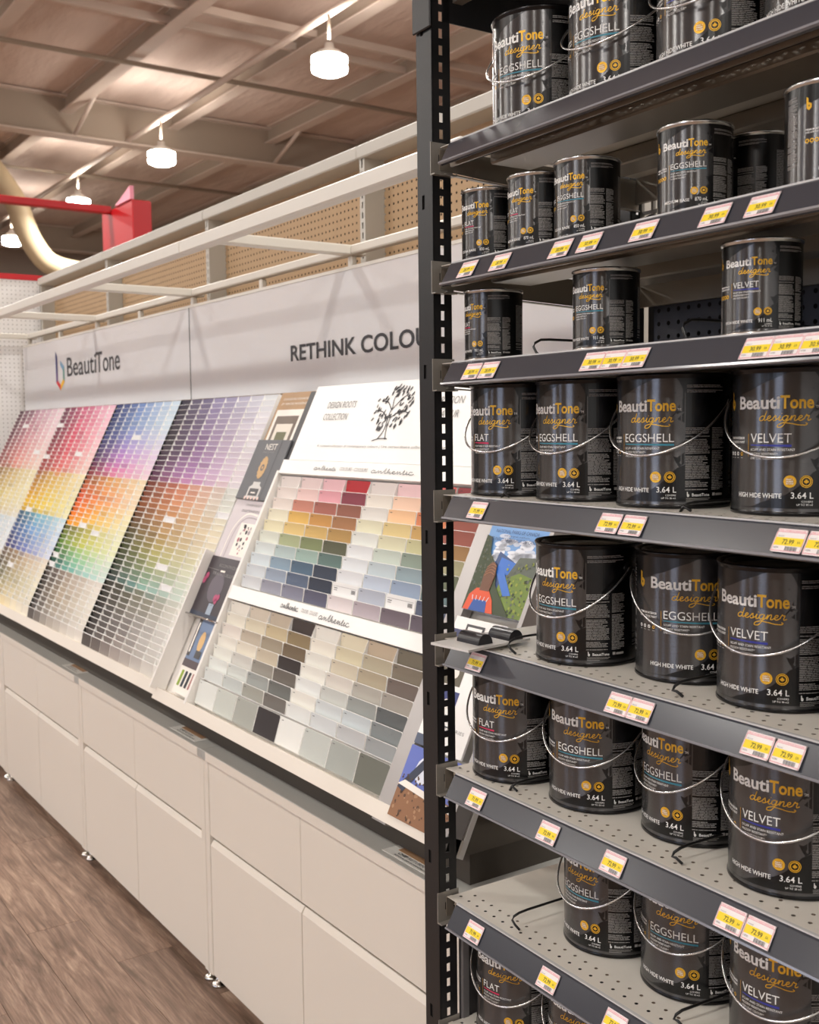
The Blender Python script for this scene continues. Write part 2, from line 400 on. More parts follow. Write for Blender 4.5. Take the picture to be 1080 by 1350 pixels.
for y in (6.83, 1.8): MB().tube([(-33, y, 6.62), (-16, y, 6.62), (13, y, 6.62)], 0.045, STEEL, 10).obj('sprinkler_pipe', ce)
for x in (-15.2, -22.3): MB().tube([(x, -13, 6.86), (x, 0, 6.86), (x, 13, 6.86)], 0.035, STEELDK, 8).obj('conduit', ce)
for x in (-13.9, -13.3): MB().box(x-0.04, x+0.04, -13, 13, 7.0, 7.1, STEEL).obj('joist_channel', ce)
for y in (5.9, 9.6): MB().tube([(-18.3, y, 6.58), (-17.2, y+0.02, 7.0)], 0.035, STEEL, 8).obj('brace_rod', ce)
for (nm, a) in (('wall_far', (-34.2, -34, -14, 14)), ('wall_back', (-34, 14, 13.8, 14))):
    w = MB().box(*a, 0, ZC, mat('store_wall', (178, 166, 154), 0.8)).obj(nm); tag(w, kind='structure')

# glowing panes added in the unseen front wall, for cool streaks on the cans
wall_m = mat('store_wall')
wf = MB(); PANES = [(-12.5, -9.4), (-5.9, -5.0), (-1.2, 2.4)]; xx = -34
for a, b in PANES: wf.box(xx, a, -14, -13.8, 0, ZC, wall_m); wf.box(a, b, -14, -13.8, 0, 0.7, wall_m); wf.box(a, b, -14, -13.8, 3.6, ZC, wall_m); xx = b
wf.box(xx, 14, -14, -13.8, 0, ZC, wall_m)
tag(wf.obj('wall_front'), kind='structure')
DAY = mat('window_daylight', (206, 222, 252), 0.3, emit=5.5)  # invented cool glow, no such source in view
for i, (a, b) in enumerate(PANES):
    m = MB().box(a, b, -13.95, -13.93, 0.7, 3.6, DAY); w = m.obj('window_%d' % (i+1)); tag(w, kind='structure')
    fr = MB(); n = max(2, int(round((b-a)/0.9)))
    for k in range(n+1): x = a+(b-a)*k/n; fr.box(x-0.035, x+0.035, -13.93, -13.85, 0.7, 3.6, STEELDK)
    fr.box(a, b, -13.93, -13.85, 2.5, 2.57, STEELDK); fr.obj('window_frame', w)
# ================================================================ HIGH BAY LAMPS
GLOW = mat('lamp_glow', (255, 250, 240), 0.5, emit=40)
def lamp_parts():
    h = MB().lathe([(0.0, 0.36), (0.06, 0.36), (0.07, 0.30), (0.16, 0.26), (0.20, 0.20)], mat('lamp_body', (210, 205, 198), 0.4), 24).mesh('housing')
    g = MB().lathe([(0.0, 0.0), (0.17, 0.0), (0.24, 0.03), (0.25, 0.08), (0.215, 0.105), (0.215, 0.115), (0.25, 0.14), (0.245, 0.19), (0.2, 0.2)], GLOW, 28).mesh('lens')
    r = MB().tube([(0, 0, 0.34), (0, 0, 0.70)], 0.02, STEELDK, 6).mesh('hanger')
    return h, g, r
hb, gb, rb = lamp_parts()
names = {(-11.5, 6.8): 'round white ceiling lamp with glowing lens, largest and nearest above the pegboard wall',
         (-16.8, 6.8): 'glowing round ceiling lamp, second along the row, above the red box',
         (-21.0, 6.8): 'glowing round ceiling lamp third along the row, by the thin red beam',
         (-25.8, 6.8): 'small far glowing ceiling lamp fourth along the row, beside the cream duct'}
for (x, y) in LAMP_SPOTS:
    if y == 6.8 or x > -18:
        vis = (x, y) in names
        if not vis and not (-18 < x < 6): continue
        t = thing('ceiling_lamp', names.get((x, y), 'round glowing ceiling lamp hanging outside the picture'), 'lamp', (x, y, 5.9), group='round lamps hung from the store ceiling')
        [setattr(link(n_, d_, t), 'scale', (k_, k_, 1)) for n_, d_, k_ in (('housing', hb, .88), ('lens', gb, .88), ('hanger', rb, 1))]

# ================================================================ FAR STORE: red portal, duct, white pegboard end wall
t = thing('sign_portal', 'red boxed sign frame with thin red beam beyond the pegboard wall', 'sign frame', (-11.2, 3.95, 0))
MB().box(-0.05, 0.05, -3.9, 0.0, 3.93, 4.0, REDPAINT, 0.005).obj('beam', t)
MB().box(-0.25, 0.65, 0.0, 0.20, 0.0, 3.97, REDPAINT, 0.01).obj('column', t)
MB().add([(0.2, -0.02, 3.97), (0.65, -0.02, 3.97), (0.65, -0.02, 4.1), (0.2, 0.02, 3.97), (0.65, 0.02, 3.97), (0.65, 0.02, 4.1)], [(0, 1, 2), (5, 4, 3), (0, 3, 4, 1), (1, 4, 5, 2), (2, 5, 3, 0)], mat('pink_panel', (240, 150, 170), 0.5)).obj('gusset', t)  # pink wedge: highlight on the red box, put into colour and shape
duct = MB()
dp = [(-22, 5.2, 7.1), (-22, 5.85, 6.2), (-22, 6.02, 5.75), (-22, 6.2, 5.35), (-22, 6.5, 5.0), (-22, 7.0, 4.87), (-22, 7.7, 4.87), (-22, 9.5, 4.87)]
dq = [(y, z) for _, y, z in dp]
duct.tube([(-22, y, z) for y, z in catmull(dq, 5)], 0.22, CREAM, 20)
tag(duct.obj('ventilation_duct'), 'cream round ventilation duct bending under the ceiling at the far left', 'duct')

t = thing('end_wall_panel', 'white pegboard end panel with red top strip at the far end of the colour display', 'display panel', (-6.72, 1.4, 0))
mb = MB(); 
holed(mb, -0.75, 1.2, 50, 55, 0.0254, 0.0254, 0.0032, lambda a, b: (0.0, a, b), PEGWHITE)
mb.obj('pegboard', t)
MB().box(-0.03, -0.008, -0.78, 0.54, 0, 2.6, mat('peg_backing', (150, 146, 142), 0.8)).obj('backing', t)
MB().box(-0.01, 0.0, -0.75, 0.52, 0.0, 1.2, PEGWHITE).obj('lower_panel', t)
MB().box(-0.035, 0.006, -0.78, 0.54, 2.597, 2.63, REDPAINT).obj('top_strip', t)

# ================================================================ TAN PEGBOARD GONDOLA
GX0, GX1 = -6.65, -1.80
UPX = [-6.64, -5.48, -4.245, -3.035, -1.83]
t = thing('pegboard_wall', 'tall white framed wall unit with tan perforated board behind the white banner', 'display wall', (GX0, 1.9, 0))
for a, b in zip(UPX[:-1], UPX[1:]):
    mb = MB(); w = b-a-0.02; nx = int(w/0.0254); ny = 24; z0 = 2.598-ny*0.0254-0.02
    holed(mb, a-GX0+0.02, z0, nx, ny, w/nx, 0.0254, 0.0042, lambda p, q: (p, 0.075, q), PEGTAN)
    mb.box(a-GX0+0.02, b-GX0, 0.0745, 0.0755, 0.5, z0, PEGTAN)
    mb.obj('pegboard', t)
MB().box(0, GX1-GX0, 0.10, 0.11, 0.4, 2.59, HOLE).obj('backing', t)
for a in UPX:
    mb = MB(); x = a-GX0
    # slotted front strip: bars left between real slots
    mb.box(x, x+0.011, 0, 0.002, 0, 2.56, UPRIGHT); mb.box(x+0.019, x+0.03, 0, 0.002, 0, 2.56, UPRIGHT)
    z = 1.75
    mb.box(x+0.011, x+0.019, 0, 0.002, 0, z, UPRIGHT)
    while z < 2.54:
        mb.box(x+0.011, x+0.019, 0, 0.002, z, z+0.012, UPRIGHT); z += 0.032
    mb.box(x, x+0.002, 0.002, 0.09, 0, 2.56, UPRIGHT); mb.box(x+0.028, x+0.03, 0.002, 0.09, 0, 2.56, UPRIGHT)
    mb.box(x+0.002, x+0.028, 0.02, 0.022, 0, 2.55, HOLE)
    mb.obj('upright', t)
for a, b in zip(UPX[:-1], UPX[1:]):
    MB().box(a-GX0+0.001, b-GX0-0.001, -0.012, 0.09, 2.558, 2.60, UPRIGHT, 0.004).obj('top_rail', t)
MB().box(0, GX1-GX0, 0.078, 0.095, 2.3, 2.32, UPRIGHT).obj('cross_rail', t)

# ================================================================ CANOPY FRAME + BANNER
NX = [-6.60, -5.387, -4.195, -2.956, -1.76]
t = thing('canopy_frame', 'white square tube frame projecting above the banner over the colour display', 'frame', (-6.6, 1.8, 0))
cx = 6.6
def tb(nm, *a): MB().box(*a, TUBE, 0.004).obj(nm, t)
tb('front_tube', -6.62+cx, -3.17+cx, -0.47, -0.43, 2.233, 2.272); tb('front_tube', -3.168+cx, -1.75+cx, -0.47, -0.43, 2.233, 2.272)
for a, b in zip(NX[:-1], NX[1:]): tb('rear_tube', a+0.02+cx, b-0.02+cx, 0.0, 0.035, 2.238, 2.266)
for a in NX:
    tb('cross_tube', a-0.02+cx, a+0.02+cx, -0.43, 0.06, 2.236, 2.267)
    tb('hanger_post', a-0.012+cx, a+0.012+cx, 0.008, 0.03, 1.80, 2.236)
for a, b in zip(NX[:-1], NX[1:]): tb('hanger_post', (a+b)/2-0.012+cx, (a+b)/2+0.012+cx, 0.008, 0.03, 2.19, 2.236)
tb('lower_tube', -6.6+cx, -1.75+cx, 0.008, 0.03, 1.835, 1.87)
for a in NX:
    for sgn in (-1, 1):
        if NX[0] <= a+sgn*0.24 <= NX[-1]:
            mb = MB(); x0 = a-NX[0]; x1 = x0+sgn*0.27
            mb.add([(x0+sgn*0.01-0.02, 0.014, 2.19), (x0+sgn*0.01+0.02, 0.014, 2.19), (x1+0.02, 0.014, 1.87), (x1-0.02, 0.014, 1.87),
                    (x0+sgn*0.01-0.02, 0.024, 2.19), (x0+sgn*0.01+0.02, 0.024, 2.19), (x1+0.02, 0.024, 1.87), (x1-0.02, 0.024, 1.87)],
                   [(0, 3, 2, 1), (4, 5, 6, 7), (0, 1, 5, 4), (2, 3, 7, 6), (1, 2, 6, 5), (3, 0, 4, 7)], TUBE)
            mb.obj('brace', t)
t = thing('banner', 'long white fabric banner with grey lettering hung above the colour chips', 'banner', (0, 1.8, 0))
for (a, b) in ((-6.67, -4.197), (-4.193, -1.72)):
    MB().box(a, b, -0.003, 0.0, 1.82, 2.193, FABRIC).obj('fabric_panel', t)
MB().box(-6.67, -1.72, -0.006, 0.002, 2.19, 2.2, TUBE).obj('hem', t)
MB().box(-4.197, -4.193, -0.0045, -0.0005, 1.82, 2.19, DARKTXT).obj('seam', t)
bm = lambda x, y: (x, -0.005, y)
mb = MB(); text_fit('RETHINK COLOUR', -3.33, -2.44, 1.928, 0.052, bm, mb, DARKTXT, bold=0.018, res=4)
mb.obj('slogan_lettering', t)
mb = MB(); text_fit('Beauti', -5.83, -5.36, 1.985, 0.10, bm, mb, DARKTXT, bold=0.005, res=4); text_fit('Tone', -5.36, -5.02, 1.985, 0.10, bm, mb, DARKTXT, bold=0.005, res=4)
mb.obj('brand_lettering', t)
mb = MB()
for i, (c, p) in enumerate((((58, 60, 120), [(-6.03, 2.13), (-6.0, 2.10), (-6.0, 2.02), (-6.03, 2.0)]), ((100, 70, 130), [(-6.03, 2.0), (-6.0, 2.02), (-6.0, 1.97), (-6.03, 1.96)]),
                 ((210, 50, 60), [(-6.03, 1.96), (-6.0, 1.97), (-5.95, 1.945), (-5.955, 1.915)]), ((245, 190, 40), [(-5.95, 1.945), (-5.955, 1.915), (-5.88, 1.96), (-5.905, 1.975)]),
                 ((100, 150, 140), [(-5.88, 1.96), (-5.905, 1.975), (-5.905, 2.02), (-5.88, 2.04)]), ((130, 170, 200), [(-5.905, 2.02), (-5.88, 2.04), (-5.945, 2.075), (-5.95, 2.05)]))):
    poly(mb, p, bm, mat('logo_%s' % ('navy', 'violet', 'red', 'amber', 'sage', 'sky')[i], c, 0.6))
mb.obj('logo', t)

# ================================================================ BASE CABINETS
YF = 1.295; ZT = 0.735
def cabinet(x0, x1, label, grp='base cabinets in a row'):
    w = x1-x0; t = thing('base_cabinet', label, 'cabinet', (x0, YF, 0), group=grp)
    mb = MB()
    mb.box(0.002, 0.03, 0.0, 0.6, 0.035, ZT-0.0285, WHITE, 0.002); mb.box(w-0.03, w-0.002, 0.0, 0.6, 0.035, ZT-0.0285, WHITE, 0.002)
    mb.box(0.03, w-0.03, 0.03, 0.6, 0.05, ZT-0.03, SEAM)
    mb.obj('carcass', t)
    mb = MB(); mb.box(0.0006, w-0.0006, -0.006, 0.6, ZT-0.028, ZT, COUNTER, 0.001)
    mb.box(0.03, w-0.03, -0.0075, -0.0055, ZT-0.027, ZT-0.001, WHITE); mb.obj('counter_top', t)
    xs = [0.032, w/2-0.001, w/2+0.001, w-0.032]
    for a, b in ((xs[0], xs[1]), (xs[2], xs[3])):
        MB().box(a, b, 0.002, 0.02, 0.476, ZT-0.030, WHITE, 0.0015).obj('drawer_front', t)
        d = MB(); d.prism_x(a+0.001, b-0.001, [(0.002, 0.04), (0.002, 0.446), (0.012, 0.462), (0.022, 0.462), (0.022, 0.04)], WHITE); d.obj('door', t)
    for fx in (0.027, w-0.027):
        f = MB().lathe([(0, 0), (0.022, 0.0), (0.024, 0.006), (0.017, 0.012), (0.009, 0.016), (0.009, 0.036)], CHROME, 20)
        f.obj('levelling_foot', t, (fx, 0.02, 0))
        MB().lathe([(0, 0), (0.02, 0.0), (0.022, 0.006), (0.015, 0.012), (0.009, 0.016), (0.009, 0.05)], CHROME, 16).obj('levelling_foot', t, (fx, 0.5, 0))
    return t
cabs = [(-3.006, -1.806, 'beige base cabinet nearest the black shelving post, below the earth tone chip rack'),
        (-4.206, -3.006, 'beige base cabinet second from the black post, whole chrome foot at its near corner'),
        (-5.406, -4.206, 'beige base cabinet third from the black post, under the blue and purple chips'),
        (-6.606, -5.406, 'beige base cabinet at the far left end of the row, cut by the picture edge')]
for a, b, l in cabs: cabinet(a, b, l)
# end filler to the shelving
t = thing('end_cabinet', 'short beige end cabinet beside the black shelving, mostly hidden behind cans', 'cabinet', (-1.804, YF, 0))
MB().box(0, 0.23, 0.0, 0.58, 0.035, ZT-0.028, WHITE, 0.002).obj('carcass', t)
MB().box(0, 0.232, -0.006, 0.6, ZT-0.028, ZT, COUNTER, 0.002).obj('counter_top', t)
for fx in (0.03, 0.2):
    MB().lathe([(0, 0), (0.022, 0.0), (0.024, 0.006), (0.017, 0.012), (0.009, 0.016), (0.009, 0.036)], CHROME, 20).obj('levelling_foot', t, (fx, 0.05, 0))
    MB().lathe([(0, 0), (0.022, 0.0), (0.024, 0.006), (0.017, 0.012), (0.009, 0.016), (0.009, 0.036)], CHROME, 20).obj('levelling_foot', t, (fx, 0.5, 0))
# chip return slots in the counter
TANIN = mat('slot_tan', (150, 116, 84), 0.7); PLATE = mat('slot_label', (206, 204, 198), 0.5)
for i, (x, l) in enumerate(((-1.93, 'chip return slot in the counter top nearest the black post'), (-3.19, 'chip return slot in the counter below the small photo leaflet'),
                            (-4.35, 'far chip return slot in the counter, below the dark chips of the purple rack'))):
    t = thing('chip_return_slot', l, 'slot', (x, YF+0.01, ZT), group='chip return slots in the counter')
    MB().box(-0.10, 0.10, 0, 0.052, 0, 0.0012, PLATE).obj('label_plate', t)
    MB().box(-0.075, 0.085, 0.028, 0.046, 0.0012, 0.0022, TANIN).obj('slot_opening', t)
    mb = MB(); mp = lambda a, b: (a, b, 0.0018)
    text_fit('CHIP', -0.06, -0.025, 0.015, 0.009, mp, mb, DARKTXT, bold=0.03); text_fit('RETURN', -0.02, 0.04, 0.015, 0.009, mp, mb, DARKTXT, bold=0.0)
    text_fit('RETOUR DES ECHANTILLONS', -0.06, 0.075, 0.005, 0.005, mp, mb, DARKTXT, bold=0.02)
    mb.obj('lettering', t)

# ================================================================ CHIP RACKS (sloped plane)
TH = radians(64.2); PY, PZ = 1.30, 0.87
def RP(x, s, off=0.0): return Vector((x, PY + s*cos(TH) - off*sin(TH), PZ + s*sin(TH) + off*cos(TH)))
RROT = (TH, 0, 0)      # local x along the aisle, local y up the slope, local z out of it
def rack_body(t, x0, x1, smax, lip_lo=-0.040, lip_hi=0.0, fwd=-0.008, hollow=False):
    X0 = t.location.x
    def loc(x, y, z): return (x-X0, y, z)
    a = RP(0, lip_lo, -0.0165); top = RP(0, smax, -0.0165)
    prof = [(a.y, a.z), (top.y, top.z), (1.80, top.z), (1.80, 0.815), (a.y+0.02, a.z-0.004)]
    if hollow:
        b1 = RP(0, smax, -0.03); b0 = RP(0, lip_lo, -0.03); prof = [(a.y, a.z), (top.y, top.z), (b1.y, b1.z), (b0.y, b0.z)]
    ty, tz = t.location.y, t.location.z
    m = MB(); m.prism_x(x0-X0, x1-X0, [(y-ty, z-tz) for y, z in prof], RACK); m.obj('rack_body', t)
    l0 = RP(0, lip_lo, -0.017); l1 = RP(0, lip_lo, 0.022+fwd); l2 = RP(0, lip_hi, 0.022+fwd); l3 = RP(0, lip_hi, -0.017)
    m = MB(); m.prism_x(x0-X0, x1-X0, [(p.y-ty, p.z-tz) for p in (l0, l1, l2, l3)], WHITE); m.obj('front_lip', t)
# recess below the racks, its shade put into the plinth colour
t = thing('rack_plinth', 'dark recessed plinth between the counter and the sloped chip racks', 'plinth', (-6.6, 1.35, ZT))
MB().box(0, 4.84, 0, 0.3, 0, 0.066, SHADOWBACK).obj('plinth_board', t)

def lerp(a, b, t): return tuple(a[i]+(b[i]-a[i])*t for i in range(3))
def wall_color(keys, fr, u):
    for (f0, *c0), (f1, *c1) in zip(keys[:-1], keys[1:]):
        if fr <= f1:
            k = (fr-f0)/(f1-f0) if f1 > f0 else 0
            c = [lerp(c0[i], c1[i], k) for i in range(3)]; break
    else: c = list(keys[-1][1:])
    u = u**0.95
    return lerp(c[0], c[1], min(1, u/0.42)) if u < 0.42 else lerp(c[1], c[2], (u-0.42)/0.58)
S4 = [(0, (70, 66, 82), (150, 142, 178), (232, 236, 238)), (.1, (66, 60, 72), (148, 132, 166), (232, 230, 236)), (.2, (62, 56, 64), (146, 116, 158), (230, 226, 230)),
      (.3, (98, 62, 92), (192, 146, 196), (236, 226, 232)), (.335, (104, 56, 78), (200, 140, 184), (232, 226, 230)), (.345, (118, 58, 48), (208, 130, 108), (226, 228, 222)), (.44, (146, 84, 48), (226, 160, 112), (226, 228, 216)),
      (.5, (112, 78, 50), (196, 152, 104), (238, 228, 200)), (.56, (92, 82, 50), (188, 158, 104), (238, 230, 208)), (.63, (72, 80, 44), (186, 182, 112), (238, 236, 214)),
      (.70, (60, 72, 54), (150, 166, 128), (232, 236, 220)), (.76, (50, 70, 66), (136, 184, 176), (230, 236, 225)), (.785, (58, 54, 44), (120, 120, 100), (236, 234, 224)),
      (.9, (50, 47, 46), (146, 140, 136), (236, 234, 228)), (1.0, (76, 68, 64), (160, 150, 144), (226, 224, 216))]
S3 = [(0, (50, 60, 112), (120, 148, 202), (212, 230, 242)), (.1, (54, 70, 122), (134, 160, 206), (214, 230, 240)), (.17, (62, 64, 118), (148, 146, 208), (220, 225, 240)),
      (.25, (92, 60, 108), (192, 136, 206), (232, 214, 235)), (.32, (132, 46, 70), (228, 124, 176), (242, 218, 230)), (.345, (150, 60, 60), (226, 140, 160), (242, 220, 222)), (.355, (168, 96, 46), (226, 164, 92), (242, 225, 190)),
      (.45, (228, 92, 46), (246, 156, 90), (246, 226, 195)), (.52, (252, 126, 26), (250, 184, 76), (246, 236, 190)), (.575, (250, 166, 26), (248, 210, 96), (244, 240, 196)),
      (.59, (112, 106, 46), (188, 180, 84), (240, 240, 205)), (.66, (106, 148, 44), (206, 210, 92), (238, 242, 200)), (.72, (54, 108, 64), (146, 204, 146), (226, 240, 220)),
      (.78, (40, 90, 90), (126, 198, 184), (220, 238, 232)), (.795, (72, 62, 56), (168, 152, 136), (236, 230, 220)), (.9, (70, 64, 58), (186, 170, 146), (238, 234, 222)), (1, (86, 80, 76), (178, 170, 160), (228, 222, 212))]
S2 = [(0, (112, 50, 78), (206, 104, 138), (242, 198, 214)), (.1, (122, 54, 76), (218, 92, 120), (245, 202, 214)), (.2, (142, 52, 68), (218, 86, 106), (245, 204, 210)),
      (.31, (166, 58, 58), (226, 110, 110), (246, 214, 206)), (.345, (160, 70, 60), (222, 130, 100), (244, 220, 205)), (.355, (172, 120, 46), (216, 176, 92), (244, 230, 188)), (.45, (216, 158, 34), (230, 198, 90), (244, 236, 192)),
      (.52, (238, 194, 16), (242, 214, 80), (244, 240, 186)), (.56, (204, 164, 36), (226, 202, 100), (242, 238, 196)), (.57, (46, 98, 124), (116, 188, 206), (212, 234, 240)),
      (.65, (42, 84, 142), (112, 166, 216), (212, 228, 243)), (.76, (48, 48, 112), (116, 126, 190), (218, 224, 240)), (.78, (100, 80, 62), (192, 162, 126), (240, 228, 210)),
      (.9, (84, 84, 58), (186, 176, 134), (238, 234, 210)), (1, (222, 196, 136), (230, 214, 172), (236, 230, 214))]
S1 = [(0, (84, 48, 64), (184, 140, 158), (240, 215, 222)), (.15, (112, 60, 74), (204, 138, 148), (243, 215, 218)), (.3, (152, 74, 72), (228, 146, 136), (244, 218, 208)),
      (.34, (156, 96, 70), (220, 150, 126), (242, 222, 200)), (.35, (132, 96, 58), (202, 170, 106), (240, 230, 188)), (.5, (182, 162, 88), (226, 208, 136), (242, 236, 196)),
      (.6, (152, 132, 90), (216, 200, 158), (240, 234, 212)), (.62, (138, 168, 180), (198, 218, 226), (230, 238, 241)), (.78, (120, 136, 150), (196, 208, 220), (230, 236, 240)),
      (.8, (130, 126, 104), (206, 196, 164), (236, 232, 214)), (1, (192, 176, 132), (220, 210, 178), (236, 231, 214))]
NR = 46; SPAN = 1.045; TALL = 0.046; PITCH = (SPAN-TALL)/(NR-1)
WHITECARDS = {3: [(3, 22), (7, 20), (5, 33), (4, 30)], 2: [(4, 7), (0, 33), (0, 35), (2, 26), (4, 27)], 1: [(0, 4), (0, 12), (5, 11), (2, 38), (1, 25)], 0: [(2, 4), (6, 11)]}
def sect_color(si, keys, c, r, ncol):
    rnd = random.Random(si*10000+c*100+r)
    fr = r/(NR-1.0); u = c/(ncol-1.0)
    blk = rnd.random()
    fr2 = min(1, max(0, fr + (rnd.random()-0.5)*0.012))
    col = wall_color(keys, fr2, min(1, max(0, u + (rnd.random()-0.5)*0.07)))
    if blk < 0.08 and u < .7: col = lerp(col, (40, 36, 40), 0.10)
    if (c, r) in WHITECARDS.get(si, []): col = (244, 244, 244)
    j = (rnd.random()-0.5)*7
    return tuple(max(0, min(255, v+j)) for v in col)
def chip_geo(w, h, t0, t1, color=None, face=None, round_=0.0, mb=None, ox=0, oy=0, edge=None, th=0.0062):
    """card standing in its pocket: front face leans out towards the top, white paper edges"""
    m = mb or MB(); e = edge or PAPER
    if round_ > 0:
        r = round_; pr = [(0, 0), (w, 0), (w, h-r), (w-r*0.3, h-r*0.3), (w-r, h), (r, h), (r*0.3, h-r*0.3), (0, h-r)]
    else: pr = [(0, 0), (w, 0), (w, h), (0, h)]
    n = len(pr)
    z = lambda y: t0+(t1-t0)*y/h
    F = [(ox+x, oy+y, z(y)) for x, y in pr]; B = [(ox+x, oy+y, z(y)-th) for x, y in pr]
    m.add(F, [tuple(range(n))], face or CHIPFACE, color=color)
    m.add(F+B, [(i, n+i, n+(i+1) % n, (i+1) % n) for i in range(n)], e, color=(0.9, 0.89, 0.86, 1) if color else None)
    return m
HUES = [(15, 'red'), (42, 'orange'), (66, 'yellow'), (160, 'green'), (200, 'teal'), (260, 'blue'), (300, 'violet'), (340, 'pink'), (361, 'red')]
def colour_name(c):
    import colorsys
    h, s, v = colorsys.rgb_to_hsv(*[k/255 for k in c]); h *= 360
    lum = (0.3*c[0]+0.59*c[1]+0.11*c[2])/255
    depth = 'very pale' if lum > .87 else 'pale' if lum > .76 else 'light' if lum > .64 else 'medium' if lum > .46 else 'deep' if lum > .28 else 'very dark'
    if s < 0.05: base = 'white' if lum > .9 else 'grey'
    elif s < 0.28 and 15 < h < 66: base = 'beige' if lum > .7 else 'taupe'
    elif s < 0.12: base = 'warm grey' if h < 66 or h > 300 else 'cool grey'
    else:
        base = [n for lim, n in HUES if h <= lim][0]
        if base in ('orange', 'red') and lum < .62 and s < .62: base = 'brown'
        if base == 'red' and lum > .7: base = 'pink'
        if base == 'orange' and s < 0.5: base = 'tan'
    return depth + ' ' + base
ORD = ['', 'first', 'second', 'third', 'fourth', 'fifth', 'sixth', 'seventh', 'eighth', 'ninth', 'tenth']
def onum(n):
    if n <= 10: return ORD[n]
    return {11: 'eleventh', 12: 'twelfth', 13: 'thirteenth', 14: 'fourteenth', 15: 'fifteenth', 16: 'sixteenth', 17: 'seventeenth', 18: 'eighteenth', 19: 'nineteenth'}.get(n) or \
        ({2: 'twenty', 3: 'thirty', 4: 'forty'}[n//10] + ('-' + ORD[n % 10] if n % 10 else '')) .replace('twentieth', 'x') if n % 10 else {20: 'twentieth', 30: 'thirtieth', 40: 'fortieth'}[n]
def pocket_lips(x0, x1, nc, rows, off, colw, s1=SPAN):
    m = MB(); w = x1-x0
    for s_, h_ in rows: m.box(0, w, s_-h_*0.6, s_+h_*0.4, off-0.0012, off, PAPER)
    for c in range(nc+1): m.box(c*w/nc-colw/2, c*w/nc+colw/2, rows[0][0], s1, off-0.028, off-0.0005, PAPER)
    return m.obj('pocket_lip', None, RP(x0, 0, 0), RROT)
sections = [(0, -6.60, -5.722, S1, 'paint chip rack at the far left end, dusty pink over yellow and pale blue cards'),
            (1, -5.722, -4.935, S2, 'paint chip rack with crimson, golden yellow and blue cards, second from far end'),
            (2, -4.935, -4.172, S3, 'paint chip rack running from blue and magenta through orange to green cards'),
            (3, -4.172, -3.325, S4, 'paint chip rack with purple, brown and olive cards fading to off-white')]
for si, x0, x1, keys, lab in sections:
    t = thing('paint_chip_rack', lab, 'chip rack', (x0, PY, 0.80), group='sloped paint chip racks')
    rack_body(t, x0, x1, 1.055)
    bulk = MB(); nc = 8; cw = (x1-x0)/nc
    o = pocket_lips(x0, x1, nc, [(TALL+r*PITCH, 0.0025-0.0016*r/NR) for r in range(NR-1)], 0.0120, 0.0005); o.parent = t; o.matrix_parent_inverse = Matrix.Translation(-Vector(t.location)); o['kind'] = 'stuff'
    for c in range(nc):
        for r in range(NR):
            s = 0.0 if r == NR-1 else TALL + (NR-2-r)*PITCH
            h = (TALL if r == NR-1 else PITCH)
            col = sect_color(si, keys, c, r, nc)
            g = 0.004 if c % 2 == 0 else 0.002
            if si == 3 and c >= 5:
                continue
            chip_geo(cw-g, h*(0.95 if r < NR-1 else 0.98), -0.001, 0.0105, (lin(col[0]), lin(col[1]), lin(col[2]), 1), CHIPATTR, 0, bulk, c*cw, s, CHIPATTR, 0.0075)
    o = bulk.obj('paint_chip_cards'); o.location = RP(x0, 0, 0); o.rotation_euler = RROT
    tag(o, ['dusty pink to pale yellow paint chip cards filling the far left rack', 'crimson, yellow and blue paint chip cards filling the second far rack',
            'blue, magenta, orange and green paint chip cards filling the bright middle rack', 'darker purple, brown, olive and charcoal chip cards on the left of the purple rack'][si], 'paint chips', kind='stuff')
# individually built chips of section 4
cw = (3.325-4.172)/-8
m_small = chip_geo(cw-0.003, PITCH*0.95, -0.001, 0.0105, th=0.0075).mesh('chip'); m_tall = chip_geo(cw-0.003, TALL*0.98, -0.001, 0.0105, th=0.0075).mesh('chip_tall')
for c in range(5, 8):
    for r in range(NR):
        s = 0.0 if r == NR-1 else TALL + (NR-2-r)*PITCH
        col = sect_color(3, S4, c, r, 8)
        o = link('paint_chip_card', m_tall if r == NR-1 else m_small, None, RP(-4.172+c*cw, s), RROT)
        o.color = (lin(col[0]), lin(col[1]), lin(col[2]), 1)
        tag(o, '%s chip card, %s row from top, %s column of purple-to-olive rack' % (colour_name(col), onum(r+1), {5: 'third-last', 6: 'second-last', 7: 'last'}[c]), 'paint chip', 'paint chip cards in the sloped racks')

